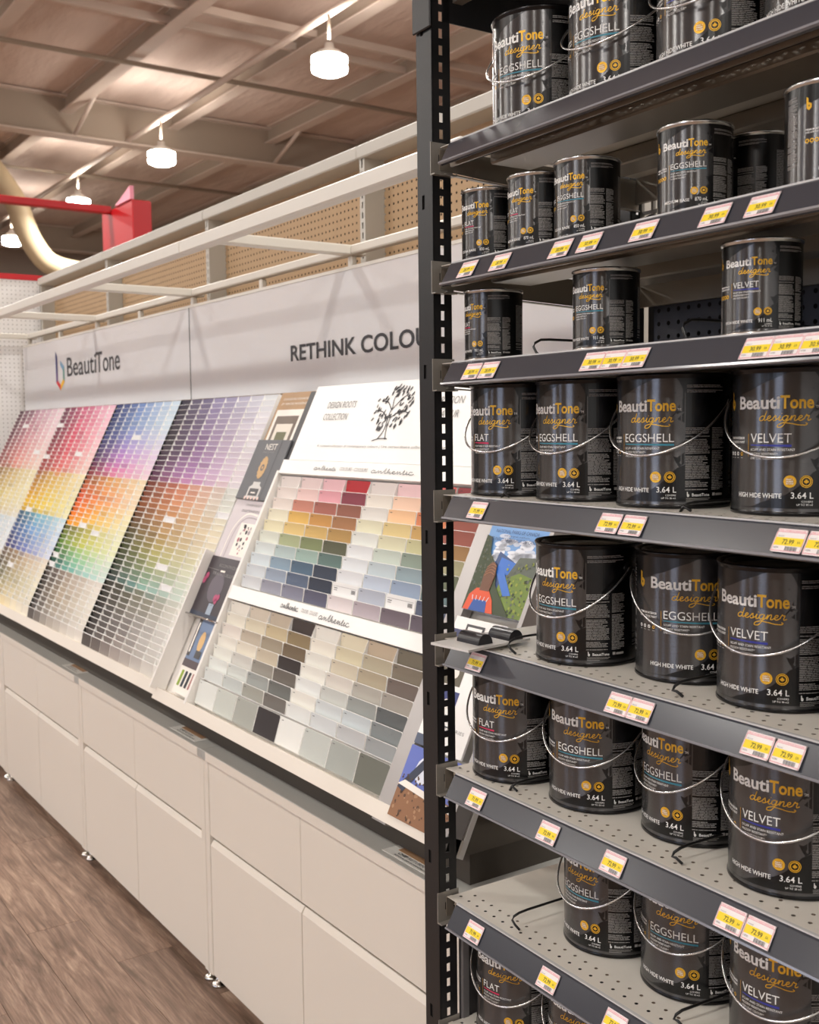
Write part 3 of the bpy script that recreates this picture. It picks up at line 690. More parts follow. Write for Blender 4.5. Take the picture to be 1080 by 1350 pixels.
# design rack with two blocks
DR_U = [[(226, 216, 210), (226, 204, 200), (228, 184, 188), (180, 30, 40), (222, 212, 206), (232, 196, 196), (205, 100, 95), (150, 60, 64)],
        [(226, 214, 206), (228, 196, 190), (222, 158, 166), (132, 54, 68), (226, 218, 206), (236, 200, 174), (200, 90, 70), (150, 66, 60)],
        [(228, 216, 206), (198, 132, 112), (164, 98, 84), (144, 90, 72), (222, 218, 210), (242, 196, 150), (214, 130, 86), (152, 84, 70)],
        [(230, 224, 198), (218, 176, 92), (196, 144, 76), (164, 116, 76), (224, 220, 190), (218, 196, 138), (198, 160, 96), (156, 88, 74)],
        [(228, 220, 184), (220, 192, 126), (206, 172, 104), (178, 142, 82), (222, 224, 216), (214, 210, 178), (196, 192, 148), (164, 126, 80)],
        [(218, 222, 208), (168, 176, 136), (126, 136, 94), (88, 90, 68), (224, 226, 226), (196, 206, 194), (140, 154, 140), (170, 166, 130)],
        [(212, 220, 218), (176, 192, 190), (154, 178, 168), (96, 120, 114), (222, 226, 228), (190, 202, 206), (144, 162, 168), (108, 116, 92)],
        [(210, 220, 224), (138, 160, 176), (80, 104, 124), (54, 64, 80), (224, 226, 228), (188, 198, 212), (148, 164, 186), (104, 126, 128)],
        [(206, 212, 216), (150, 162, 178), (88, 102, 124), (48, 56, 72), (240, 240, 238), (178, 184, 196), (240, 240, 238), (84, 92, 112)],
        [(204, 206, 208), (148, 148, 160), (126, 126, 142), (86, 86, 106), (214, 204, 204), (174, 162, 168), (108, 96, 104), (94, 84, 94)]]
DR_L = [[(226, 220, 208), (206, 194, 176), (188, 174, 154), (60, 50, 46), (226, 222, 212), (216, 206, 180), (186, 168, 144), (112, 104, 88)],
        [(224, 218, 202), (210, 200, 176), (192, 176, 142), (138, 120, 88), (228, 222, 208), (206, 196, 166), (176, 166, 142), (122, 112, 96)],
        [(222, 214, 204), (186, 174, 156), (158, 146, 126), (112, 96, 74), (224, 222, 212), (204, 194, 172), (172, 160, 136), (112, 100, 92)],
        [(230, 226, 214), (224, 216, 198), (196, 184, 162), (50, 42, 40), (228, 226, 216), (212, 206, 196), (174, 170, 160), (160, 154, 144)],
        [(228, 228, 218), (206, 204, 196), (148, 144, 134), (104, 98, 90), (226, 228, 224), (196, 198, 192), (150, 154, 150), (94, 98, 98)],
        [(224, 228, 222), (206, 210, 204), (156, 160, 156), (106, 108, 104), (232, 230, 220), (206, 212, 212), (196, 204, 206), (130, 136, 136)],
        [(216, 220, 216), (196, 202, 198), (160, 160, 150), (112, 108, 102), (226, 228, 224), (208, 212, 212), (190, 192, 192), (156, 160, 160)],
        [(216, 218, 212), (190, 194, 186), (160, 162, 154), (40, 34, 36), (226, 226, 220), (186, 190, 184), (160, 164, 158), (106, 108, 98)]]
dx0, dx1 = -3.072, -2.010
t = thing('heritage_chip_rack', 'white earth tone chip rack with tree logo header board and two blocks of cards', 'chip rack', (-3.33, PY, 0.80))
rack_body(t, -3.325, -1.725, 1.05, -0.050, -0.013, 0.0, True)
DRP = lambda off: (lambda x, s: tuple(RP(x, s, off) - Vector(t.location)))
def slope_box(nm, x0, x1, s0, s1, o0, o1, material):
    m = MB(); P = []
    for o_ in (o0, o1):
        for (a, b) in ((x0, s0), (x1, s0), (x1, s1), (x0, s1)): P.append(DRP(o_)(a, b))
    m.add(P, [(0, 3, 2, 1), (4, 5, 6, 7), (0, 1, 5, 4), (1, 2, 6, 5), (2, 3, 7, 6), (3, 0, 4, 7)], material); return m.obj(nm, t)
slope_box('header_board', -3.045, -2.0, 0.80, 1.055, -0.0164, 0.022, PAPER)
slope_box('header_board', -1.998, -1.99, 0.80, 1.0, -0.0164, 0.01, PAPER)
slope_box('heading_strip', -3.075, -2.0, 0.752, 0.798, -0.0164, 0.024, PAPER)
slope_box('heading_strip', -3.085, -2.0, 0.328, 0.370, -0.0164, 0.024, PAPER)
slope_box('side_flange', -3.092, -3.078, -0.02, 0.76, -0.01, 0.024, RACK)
slope_box('side_flange', -2.004, -1.950, -0.055, 0.80, -0.01, 0.016, mat('flange_grey', (172, 168, 166), 0.3, 0.3))
slope_box('side_flange', -1.738, -1.725, -0.055, 0.74, -0.01, 0.03, mat('flange_grey'))
slope_box('side_flange', -3.325, -3.318, -0.02, 0.46, -0.01, 0.045, RACK)
# rack end panel joint lines
MB().box(1.606, 1.608, 0.12, 0.5, 0.10, 0.104, HOLE).obj('panel_joint', t)
mb = MB(); hm = DRP(0.0235)
def sl(mb, txt, x0, x1, s, cap, m, **k): text_fit(txt, x0, x1, s, cap, hm, mb, m, **k)
sl(mb, 'DESIGN ROOTS', -2.93, -2.765, 0.975, 0.022, MIDTXT, shear=0.0); sl(mb, 'COLLECTION', -2.93, -2.79, 0.935, 0.022, MIDTXT); mb.obj('header_title', t); mb = MB()
sl(mb, 'A curated collection of contemporary colours | Une extraordinaire collection de couleurs', -2.90, -2.23, 0.845, 0.008, MIDTXT); mb.obj('header_subtitle', t); mb = MB()
sl(mb, 'INSPIRATION', -2.40, -2.235, 0.975, 0.022, MIDTXT); sl(mb, 'CREATEUR', -2.36, -2.235, 0.935, 0.022, MIDTXT)
mb.obj('header_lettering', t)
hm = DRP(0.0255); mb = MB()
scrawl(-2.86, -2.73, 0.768, 0.008, hm, mb, DARKTXT, 0.0016, 8); sl(mb, 'COLOURS - COULEURS', -2.71, -2.56, 0.770, 0.011, MIDTXT); scrawl(-2.54, -2.33, 0.768, 0.008, hm, mb, DARKTXT, 0.0016, 9)
scrawl(-2.74, -2.635, 0.343, 0.010, hm, mb, DARKTXT, 0.0018, 9); sl(mb, 'COLOURS - COULEURS', -2.62, -2.53, 0.345, 0.011, MIDTXT); scrawl(-2.52, -2.36, 0.340, 0.010, hm, mb, DARKTXT, 0.0018, 9)
mb.obj('strip_lettering', t)
# tree emblem
mb = MB(); hm = DRP(0.0235); rnd = random.Random(3)
def branch(pts, w): ribbon(catmull(pts, 4), w, hm, mb, DARKTXT)
bx, bs = -2.572, 0.872
branch([(bx-.005, bs), (bx+.012, bs+.03), (bx+.008, bs+.07), (bx+.012, bs+.10)], .004); branch([(bx+.035, bs-.002), (bx+.022, bs+.03), (bx+.02, bs+.07)], .003)
branch([(bx-.03, bs-.006), (bx-.005, bs), (bx+.03, bs+.002), (bx+.045, bs)], .003)
branch([(bx+.01, bs+.06), (bx-.03, bs+.085), (bx-.07, bs+.09)], .003); branch([(bx+.018, bs+.065), (bx+.06, bs+.085), (bx+.10, bs+.08)], .003)
branch([(bx+.012, bs+.09), (bx-.02, bs+.115), (bx-.055, bs+.12)], .003); branch([(bx+.012, bs+.09), (bx+.04, bs+.12), (bx+.07, bs+.14)], .003)
branch([(bx+.012, bs+.10), (bx+.005, bs+.13), (bx+.03, bs+.16)], .003)
for k in range(95):
    a = rnd.uniform(0, 2*pi); rr = math.sqrt(rnd.uniform(.12, 1)); px = bx+.012+rr*cos(a)*0.098; ps = bs+.098+rr*sin(a)*0.072
    if ps < bs+.03 and abs(px-bx) < .03: continue
    ang = rnd.uniform(.6, 1.6); l = rnd.uniform(.006, .0095); w2 = rnd.uniform(.0022, .004)
    pts = [(px+l*cos(u)*cos(ang)-w2*sin(u)*sin(ang), ps+l*cos(u)*sin(ang)+w2*sin(u)*cos(ang)) for u in (2*pi*i/8 for i in range(8))]
    poly(mb, pts, hm, DARKTXT)
mb.obj('tree_emblem', t)
cw2 = (dx1-dx0)/8
for rows, s1 in (([(0.748-(r+1)*0.0372, 0.0011) for r in range(9)], 0.748), ([(0.325-(r+1)*0.0362, 0.0012) for r in range(7)], 0.325)):
    o = pocket_lips(dx0, dx1, 8, rows, 0.0120, 0.0010, s1); o.parent = t; o.matrix_parent_inverse = Matrix.Translation(-Vector(t.location)); o['kind'] = 'stuff'
def dr_card_mesh(w, h, mark):
    m = chip_geo(w, h, 0.0, 0.0105, None, None, 0.005, th=0.0065)
    mf = lambda x, y: (x, y, 0.0105*y/h+0.0003)
    if mark:
        rect(m, 0.008, 0.018, h-0.0085, h-0.007, mf, DARKTXT)
    return m.mesh('card')
def white_card_mesh(w, h):
    m = chip_geo(w, h, 0.0, 0.0105, None, None, 0.005, th=0.0065); mf = lambda x, y: (x, y, 0.0105*y/h+0.0003)
    rect(m, 0.006, w-0.006, h-0.009, h-0.0082, mf, MIDTXT); rect(m, 0.008, 0.026, h-0.015, h-0.013, mf, DARKTXT); rect(m, 0.008, 0.024, h-0.02, h-0.018, mf, MIDTXT)
    for i in range(6): rect(m, w-0.03+i*0.0034, w-0.03+i*0.0034+0.002, h-0.022, h-0.012, mf, DARKTXT)
    return m.mesh('card')
pU = 0.0372; pL = 0.0362; topL = 0.325; tallL = topL-7*pL
cm = dr_card_mesh(cw2-0.005, pU*0.985, True); cl = dr_card_mesh(cw2-0.005, pL*0.985, True); ct = dr_card_mesh(cw2-0.004, tallL, True); cwh = white_card_mesh(cw2-0.005, pU*0.985)
for r, row in enumerate(DR_U):
    for c, col in enumerate(row):
        wh = col == (240, 240, 238)
        o = link('paint_chip_card', cwh if wh else cm, None, RP(dx0+c*cw2+0.002, 0.748-(r+1)*pU), RROT)
        o.color = (lin(col[0]), lin(col[1]), lin(col[2]), 1)
        tag(o, '%s%s chip card, %s row, %s column, upper colourful block below tree board' % ('printed ' if wh else '', colour_name(col), onum(r+1), onum(c+1)), 'paint chip', 'cards in the upper block of the tree logo rack')
for r, row in enumerate(DR_L):
    for c, col in enumerate(row):
        last = r == 7
        s = 0.0 if last else topL-(r+1)*pL
        o = link('paint_chip_card', ct if last else cl, None, RP(dx0+c*cw2+0.002, s-(0.006 if last else 0)), RROT)
        o.color = (lin(col[0]), lin(col[1]), lin(col[2]), 1)
        tag(o, '%s%s chip card, %s row, %s column, lower neutral block of tree rack' % ('tall ' if last else '', colour_name(col), onum(r+1), onum(c+1)), 'paint chip', 'cards in the lower block of the tree logo rack')

# ---------------------------------------------------------------- leaflets in the side pockets
def leaflet(x0, x1, s0, s1, off, label, base, draw, tilt=0.0, name='leaflet'):
    t = thing(name, label, 'brochure', RP(x0, s0, off), (TH+tilt, 0, 0), 'leaflets in the rack pockets')
    w = x1-x0; h = s1-s0
    MB().box(0, w, 0, h, -0.006, 0, base, 0.0008).obj('pages', t)
    mb = MB(); draw(mb, w, h); mb.obj('cover_print', t)
    return t
L = lambda k: (lambda x, y: (x, y, 0.0004*k))
c_slate = mat('leaflet_slate', (92, 94, 98), 0.5); c_gold = mat('leaflet_gold', (168, 132, 92), 0.4); c_char = mat('leaflet_charcoal', (74, 74, 76), 0.5)
c_lil = mat('leaflet_lilac', (206, 198, 200), 0.5); c_plum = mat('leaflet_plum', (44, 32, 42), 0.4); c_sky = mat('leaflet_sky', (108, 128, 158), 0.5); c_cream = mat('leaflet_cream', (238, 232, 222), 0.5)
def d_gold(mb, w, h):
    text_fit('COULEURS VIVANTES', w*.12, w*.9, h*.90, .008, L(1), mb, c_cream); text_fit('ET TEINTES MODERNES', w*.12, w*.9, h*.84, .008, L(1), mb, c_cream)
    rect(mb, w*.06, w*.9, 0, h*.78, L(1), c_cream); rect(mb, w*.14, w*.80, 0, h*.70, L(2), mat('print_taupe', (110, 96, 84), .5)); rect(mb, w*.22, w*.72, 0, h*.60, L(3), mat('print_ivory', (220, 212, 198), .5))
    rect(mb, w*.32, w*.62, h*.12, h*.5, L(4), mat('print_olive', (96, 96, 62), .5)); rect(mb, w*.28, w*.34, 0, h*.3, L(4), TAGINK); rect(mb, w*.62, w*.68, 0, h*.3, L(4), TAGINK)
def d_char(mb, w, h):
    ring(mb, w*.55, h*.72, .018, .021, L(1), MIDTXT, 20); text_fit('M', w*.45, w*.65, h*.69, .018, L(1), mb, MIDTXT, bold=.03)
    for i, tx in enumerate(('organic', 'COLOURS', 'organiques')): text_fit(tx, w*.3, w*.8, h*(.48-.07*i), .007, L(1), mb, MIDTXT)
def d_nest(mb, w, h):
    text_fit('NEST', w*.32, w*.66, h*.83, .022, L(1), mb, c_cream); text_fit('MARCHAND', w*.30, w*.64, h*.775, .007, L(1), mb, MIDTXT)
    rect(mb, w*.74, w*.76, 0, h, L(1), c_char)
    n = 14; circ(mb, w*.47, h*.53, .028, lambda x, y: (w*.47+(x-w*.47)*.9, h*.53+(y-h*.53)*1.4, .0004), mat('print_gold', (196, 160, 110), .5), 16)
    ring(mb, w*.47, h*.53, .006, .012, L(2), c_slate, 10)
    for i in range(n): circ(mb, w*.47+.024*cos(i*2*pi/n), h*.53+.037*sin(i*2*pi/n), .004, L(2), mat('print_gold'), 6)
    poly(mb, [(w*.30, h*.02), (w*.68, h*.02), (w*.68, h*.20), (w*.60, h*.24), (w*.60, h*.29), (w*.38, h*.29), (w*.38, h*.24), (w*.30, h*.20)], L(1), mat('print_bottle', (196, 194, 190), .4))
    rect(mb, w*.35, w*.63, h*.06, h*.18, L(2), c_char); rect(mb, w*.42, w*.56, h*.10, h*.12, L(3), c_cream)
    for i in range(5): circ(mb, w*(.3+.1*i), h*.02, .007, L(3), mat('print_blush', (226, 200, 190), .5), 8)
def d_lilac(mb, w, h):
    text_fit('COLOUR COLLECTIONS', w*.36, w*.98, h*.90, .007, L(1), mb, MIDTXT); text_fit('COLLECTION DE COULEURS', w*.30, w*.98, h*.80, .008, L(1), mb, DARKTXT)
    ribbon(catmull([(w*.2, 0), (w*.25, h*.5), (w*.5, h*.76), (w*.85, h*.76)], 6), .006, L(1), mb, c_cream); ribbon(catmull([(w*.3, 0), (w*.34, h*.5), (w*.55, h*.7), (w*.9, h*.7)], 6), .004, L(1), mb, mat('print_mauve', (168, 156, 160), .5))
    rect(mb, w*.45, w*.92, h*.08, h*.62, L(2), c_cream)
    rnd = random.Random(5)
    for i in range(22):
        circ(mb, w*.68+rnd.uniform(-.03, .03), h*.36+rnd.uniform(-.05, .05), rnd.uniform(.003, .009), L(3), [DARKTXT, mat('print_mauve'), mat('print_rose', (170, 110, 116), .5)][i % 3], 7)
def d_plum(mb, w, h):
    text_fit('ECCENTRIQUE', w*.35, w*.95, h*.84, .010, L(1), mb, MIDTXT); text_fit('TRANQUILLITE', w*.22, w*.98, h*.70, .010, L(1), mb, MIDTXT)
    ribbon([(w*.02, h*.79), (w*.4, h*.78)], .0015, L(1), mb, MIDTXT); rect(mb, w*.45, w*.6, h*.76, h*.79, L(1), c_cream)
    circ(mb, w*.5, h*.5, .05, L(1), mat('print_smoke', (96, 88, 98), .5), 14)
    for px, py, r_ in ((.62, .34, .013), (.70, .36, .011), (.66, .29, .01), (.1, .66, .012), (.06, .58, .012)): circ(mb, w*px, h*py, r_, L(3), mat('print_magenta', (176, 70, 110), .5), 9)
    rect(mb, w*.5, w*.66, h*.06, h*.24, L(2), mat('print_vase', (150, 164, 180), .4)); ribbon([(w*.58, h*.2), (w*.66, h*.32)], .003, L(2), mb, mat('print_stem', (80, 110, 80), .5)); rect(mb, 0, w, 0, h*.07, L(1), mat('print_navy', (46, 54, 74), .5))
def d_low(mb, w, h):
    rect(mb, 0, w, h*.36, h, L(1), c_sky); rect(mb, 0, w*.16, h*.50, h, L(2), mat('print_frame', (70, 66, 66), .5)); rect(mb, w*.05, w*.12, h*.55, h*.95, L(3), c_cream)
    circ(mb, w*.55, h*.72, .02, lambda x, y: (w*.5+(x-w*.55), h*.72+(y-h*.72)*1.7, .001), mat('print_skin', (214, 176, 120), .5), 12)
    rect(mb, w*.42, w*.72, h*.5, h*.60, L(4), c_char); rect(mb, 0, w, h*.36, h*.46, L(3), mat('print_boards', (82, 70, 74), .5)); rect(mb, w*.84, w, h*.55, h*.98, L(4), mat('print_curtain', (90, 62, 60), .5))
    for i, c in enumerate(((140, 164, 50), (36, 44, 60), (34, 34, 44), (160, 96, 90))):
        a = w*(.10+.2*i); poly(mb, [(a, h*.10), (a+w*.12, h*.10), (a+w*.15, h*.31), (a+w*.03, h*.31)], L(2), mat('print_pencil_%s' % ('lime', 'navyblue', 'ink', 'brick')[i], c, .5))
leaflet(-3.31, -3.08, 0.755, 1.05, 0.006, 'tan-topped leaflet with a furniture photo behind the slate one', c_gold, d_gold)
leaflet(-3.10, -2.985, 0.755, 1.045, 0.012, 'narrow charcoal leaflet with pale crest against the white header board', c_char, d_char)
leaflet(-3.315, -3.085, 0.655, 0.868, 0.020, 'slate grey leaflet lettered NEST with a bottle and gold rosette', c_slate, d_nest)
leaflet(-3.315, -3.085, 0.445, 0.655, 0.012, 'pale lilac leaflet with framed floral print, below the slate one', c_lil, d_lilac)
leaflet(-3.310, -3.085, 0.246, 0.450, 0.018, 'dark plum leaflet with pink flowers in a vase', c_plum, d_plum)
leaflet(-3.225, -3.085, -0.004, 0.240, 0.012, 'small photo leaflet with blue room and four colour strokes at the rack foot', c_cream, d_low)
tag(MB().tube([(-0.12, 0, 0), (0.12, 0, 0)], .003, CHROME).obj('pocket_bar', None, RP(-3.19, 0.243, 0.03), RROT), 'thin clear-metal pocket bar across the leaflet column', 'bar')

# national parks magazine and its neighbours
def d_parks(mb, w, h):
    sky = mat('print_skyblue', (112, 160, 214), .4); cloud = mat('print_cloud', (226, 230, 238), .4); rock = mat('print_rock', (92, 100, 88), .5); green = mat('print_meadow', (112, 136, 50), .5)
    dgreen = mat('print_forest', (52, 66, 36), .5); blue = mat('print_fjord', (48, 110, 200), .4); far = mat('print_farhill', (60, 84, 130), .5); org = mat('print_orange', (222, 84, 44), .5); hair = mat('print_hair', (112, 72, 50), .5)
    rect(mb, 0, w, 0, h, L(1), sky)
    rnd = random.Random(9)
    c2 = mat('print_cloud_grey', (196, 206, 222), .4); E_ = lambda k, px, py, rx, ry, m_: poly(mb, [(px+rx*cos(2*pi*q_/14), py+ry*sin(2*pi*q_/14)) for q_ in range(14)], L(k), m_)
    for k in range(16): E_(2, w*rnd.uniform(.2, .9), h*rnd.uniform(.62, .98), w*rnd.uniform(.05, .10), h*.025, c2)
    for k in range(26): E_(2.5, w*rnd.uniform(.25, .88), h*rnd.uniform(.58, .78), w*rnd.uniform(.06, .12), h*rnd.uniform(.02, .05), cloud)
    poly(mb, [(w*.2, h*.2), (w*.98, h*.2), (w*.98, h*.56), (w*.7, h*.52), (w*.55, h*.58), (w*.3, h*.66)], L(3), far)
    poly(mb, [(w*.34, h*.42), (w*.64, h*.42), (w*.66, h*.55), (w*.36, h*.60)], L(4), blue)
    poly(mb, [(w*.52, h*.36), (w*.66, h*.62), (w*.99, h*.64), (w*.99, 0), (w*.4, 0)], L(5), rock)
    poly(mb, [(w*.48, h*.36), (w*.74, h*.46), (w*.99, h*.42), (w*.99, 0), (w*.4, 0)], L(6), green)
    for i in range(110): a = rnd.uniform(.52, .97); b_ = rnd.uniform(.02, .44 if i < 50 else .6); circ(mb, w*a, h*b_*.95, rnd.uniform(.0015, .0045), L(7 if a > .62 else 6.5), [dgreen, rock, mat('print_lime', (150, 160, 60), .5)][i % 3], 7)
    poly(mb, [(w*.38, h*.42), (w*.50, h*.44), (w*.72, h*.22), (w*.60, h*.20)], L(8), blue)
    poly(mb, [(0, 0), (0, h*.82), (w*.10, h*.80), (w*.16, h*.62), (w*.34, h*.5), (w*.42, h*.3), (w*.8, 0)], L(9), dgreen)
    for i in range(70): a = rnd.uniform(0, .3); circ(mb, w*a*.9+.004, h*(.25+(.55-a)*rnd.uniform(0, 1)), rnd.uniform(.0012, .004), L(10), [rock, mat('print_moss', (80, 84, 50), .5)][i % 2], 6)
    poly(mb, [(w*.02, 0), (w*.05, h*.16), (w*.14, h*.24), (w*.34, h*.25), (w*.46, h*.14), (w*.54, 0)], L(11), org)
    poly(mb, [(w*.12, 0), (w*.16, h*.12), (w*.38, h*.12), (w*.42, 0)], L(12), mat('print_pack', (40, 84, 160), .5))
    for k in range(5): ribbon([(w*(.14+.06*k), h*.11), (w*(.12+.07*k), h*.16)], .002, L(13), mb, cloud)
    circ(mb, w*.28, h*.40, .02, lambda x, y: (w*.28+(x-w*.28)*.95, h*.40+(y-h*.40)*1.5, .0052), hair, 14)
    poly(mb, [(w*.20, h*.22), (w*.36, h*.22), (w*.38, h*.42), (w*.18, h*.40)], L(12), hair)
    for k in range(4): ribbon(catmull([(w*.20, h*(.38+.03*k)), (w*.28, h*(.42+.03*k)), (w*.36, h*(.40+.03*k))], 4), .0012, L(15), mb, mat('print_hairlight', (176, 124, 84), .5))
    text_fit('NATIONAL PARKS OF CANADA', w*.14, w*.86, h*.855, .0085, L(14), mb, mat('print_titleblue', (44, 62, 110), .5))
    text_fit('and the great outdoors', w*.30, w*.72, h*.82, .004, L(14), mb, mat('print_titleblue'))
    text_fit('LES PARCS NATIONAUX DU CANADA', w*.08, w*.93, h*.765, .0085, L(14), mb, mat('print_titleblue'))
c_photo = mat('leaflet_photo', (220, 224, 230), .4)
leaflet(-1.948, -1.744, 0.452, 0.672, 0.02, 'national parks magazine with a mountain fjord and hiker with orange backpack', c_photo, d_parks, name='magazine')
def d_stripe(mb, w, h):
    rect(mb, 0, w, h*.45, h*.7, L(1), mat('print_navy2', (58, 62, 100), .5)); rect(mb, w*.26, w*.62, h*.25, h*.86, L(2), c_char); rect(mb, w*.30, w*.58, h*.3, h*.80, L(3), PAPER); rect(mb, w*.34, w*.54, h*.34, h*.68, L(4), c_char)
    circ(mb, w*.44, h*.45, .005, L(5), PAPER, 8); rect(mb, 0, w, 0, h*.2, L(1), MIDTXT)
leaflet(-1.945, -1.765, 0.335, 0.432, 0.03, 'white booklet with navy band and small framed picture, in front of the parks magazine', PAPER, d_stripe, name='booklet')
def d_sig(mb, w, h):
    rect(mb, 0, w*.5, h*.74, h*.92, L(1), mat('print_chair', (96, 90, 74), .5)); circ(mb, w*.34, h*.88, .012, L(2), c_cream, 10); rect(mb, 0, w*.55, h*.50, h*.68, L(1), mat('print_cushion', (54, 64, 120), .5)); circ(mb, w*.35, h*.52, .012, L(2), c_cream, 10)
    script_word(w*.02, w*.6, h*.34, .012, L(1), mb, mat('print_navy'), .003); text_fit('SIGNATURE SERIES', w*.05, w*.9, h*.25, .007, L(1), mb, MIDTXT)
    rect(mb, 0, w*.5, 0, h*.12, L(1), mat('print_slateblue', (80, 90, 110), .5))
leaflet(-1.945, -1.775, 0.135, 0.33, 0.022, 'white catalogue with navy script and chair photos behind the black post', PAPER, d_sig, name='catalogue')
def d_patio(mb, w, h):
    wood_ = mat('print_patio', (140, 98, 66), .5); rect(mb, 0, w, 0, h*.45, L(1), wood_); rect(mb, 0, w, h*.45, h, L(1), mat('print_bluechair', (96, 112, 186), .5))
    circ(mb, w*.35, h*.72, .03, L(2), mat('print_white2', (220, 224, 236), .5), 12); poly(mb, [(0, h*.4), (w*.35, h*.95), (w*.45, h*.9), (w*.12, h*.36)], L(3), mat('print_navy'))
    poly(mb, [(0, h*.44), (w, h*.34), (w, h*.42), (w*.1, h*.52)], L(4), c_cream)
    rnd = random.Random(2)
    for i in range(60): circ(mb, w*rnd.uniform(.03, .97), h*rnd.uniform(.03, .42), rnd.uniform(.002, .005), L(2), [mat('print_gravel', (170, 130, 96), .5), mat('print_darkgravel', (84, 58, 40), .5)][i % 2], 6)
    for i in range(40): circ(mb, w*rnd.uniform(.03, .97), h*rnd.uniform(.48, .62), rnd.uniform(.002, .004), L(3), mat('print_darkgravel', (84, 58, 40), .5), 6)
leaflet(-1.945, -1.745, -0.03, 0.13, 0.024, 'patio photo leaflet with blue chair and brown gravel left of the post', c_photo, d_patio, name='leaflet')
leaflet(-1.93, -1.735, 0.68, 0.76, 0.004, 'grey and white striped booklet tops peeking over the parks magazine', PAPER, lambda mb, w, h: [rect(mb, w*(.1+.045*i), w*(.1+.045*i+.02), h*(.1+.3*(i % 3 == 0)), h*.9, L(1), [TAGINK, MIDTXT, mat('print_olive', (96, 96, 62), .5)][i % 3]) for i in range(18)], name='booklet')

# ================================================================ CAN SHELVING UNIT
SX0, SX1 = -1.567, -0.30
ZS = {'S1': 2.175, 'S2': 1.975, 'S3': 1.808, 'S4': 1.580, 'S5': 1.325, 'S6': 1.090, 'S7': 0.853, 'S8': 0.615}
ut = thing('shelving_unit', 'tall black shelving bay with slotted post and grey perforated shelves of paint cans', 'shelving', U(SX0, 1.05, 0), (0, 0, ROTU))
def upost(x, y, mirror=False, label=None):
    """slotted angle post; local frame of the unit (x from SX0, y from 1.05)"""
    m = MB(); lx = -0.047 if not mirror else 0.0
    fx0, fx1 = (x-0.047, x) if not mirror else (x, x+0.047)
    for (a, b) in ((fx0, fx1),):
        zs = [0.0] + [0.324+0.2918*k for k in range(8)] + [2.46]
        for z0, z1 in zip(zs[:-1], zs[1:]):
            m.box(a, b, y, y+0.002, z0 + (0.024 if z0 > 0 else 0), z1, BLACKMETAL)
            if z0 > 0: m.box(a, a+0.014, y, y+0.002, z0, z0+0.024, BLACKMETAL); m.box(a+0.022, b, y, y+0.002, z0, z0+0.024, BLACKMETAL)
    for z0 in zs[1:-1]: m.box(fx0+0.006, fx0+0.030, y+0.0035, y+0.0045, z0-0.01, z0+0.034, HOLE)
    # web with real slots
    wx0, wx1 = (x-0.002, x) if not mirror else (x, x+0.002)
    m.box(wx0, wx1, y, y+0.015, 0, 2.46, BLACKMETAL); m.box(wx0, wx1, y+0.023, y+0.038, 0, 2.46, BLACKMETAL)
    z = 0.05
    z = 2.3928+0.009-0.02795*84
    m.box(wx0, wx1, y+0.015, y+0.023, 0, z, BLACKMETAL)
    while z < 2.43:
        m.box(wx0, wx1, y+0.015, y+0.023, z, z+0.0118, BLACKMETAL); z += 0.02795
    m.box(wx0, wx1, y+0.015, y+0.023, z, 2.46, BLACKMETAL)
    return m.obj('post', ut)
MB().box(-0.003, -0.001, 0.06, 0.478, 0.14, 0.805, mat('side_grey', (66, 64, 64), 0.5)).obj('side_panel', ut)
MB().box(0.0, 0.008, 0.062, 0.075, 0.14, 0.80, mat('side_trim', (104, 102, 102), 0.45)).obj('side_trim', ut)
upost(0, 0.016); upost(0, 0.48); upost(SX1-SX0, 0.016, True); upost(SX1-SX0, 0.48, True)
for x in (-0.051, SX1-SX0-0.004): MB().box(x, x+0.055, 0.010, 0.014, 2.372, 2.47, BLACKMETAL, 0.002).obj('post_cap', ut)
MB().box(-0.002, 0.0, 0.04, 0.50, 2.386, 2.46, BLACKMETAL).obj('side_rail', ut)
MB().box(SX1-SX0, SX1-SX0+0.002, 0.04, 0.50, 2.386, 2.46, BLACKMETAL).obj('side_rail', ut)
MB().box(0.001, SX1-SX0, 0.0, 0.50, 2.45, 2.458, BLACKMETAL).obj('top_panel', ut)
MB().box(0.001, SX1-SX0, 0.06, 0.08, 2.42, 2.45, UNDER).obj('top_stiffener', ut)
# black perforated back panel with frame
mb = MB(); nx = int((SX1-SX0-0.05)/0.0254)
for (z0, ny) in ((1.6, 16),):
    holed(mb, 0.03, z0, nx, ny, 0.0254, 0.0254, 0.0045, lambda a, b: (a, 0.515, b), PEGBLACK)
mb.box(0.03, SX1-SX0, 0.514, 0.516, 0.1, 1.6, PEGBLACK)
mb.obj('back_panel', ut)
MB().box(0.0, SX1-SX0, 0.53, 0.54, 0.05, 2.1, HOLE).obj('rear_sheet', ut)
mb = MB()
for k in range(6): mb.box(0.0, 0.18, 0.505, 0.512, 1.985+k*0.03, 1.991+k*0.03, BRACKET)
for k in range(7): mb.box(0.0+k*0.03, 0.006+k*0.03, 0.505, 0.512, 1.985, 2.14, BRACKET)
mb.obj('rear_grid', ut)
MB().box(-0.02, SX1-SX0, 0.03, 0.5, 0.02, 0.14, BLACKMETAL).obj('kick_base', ut)
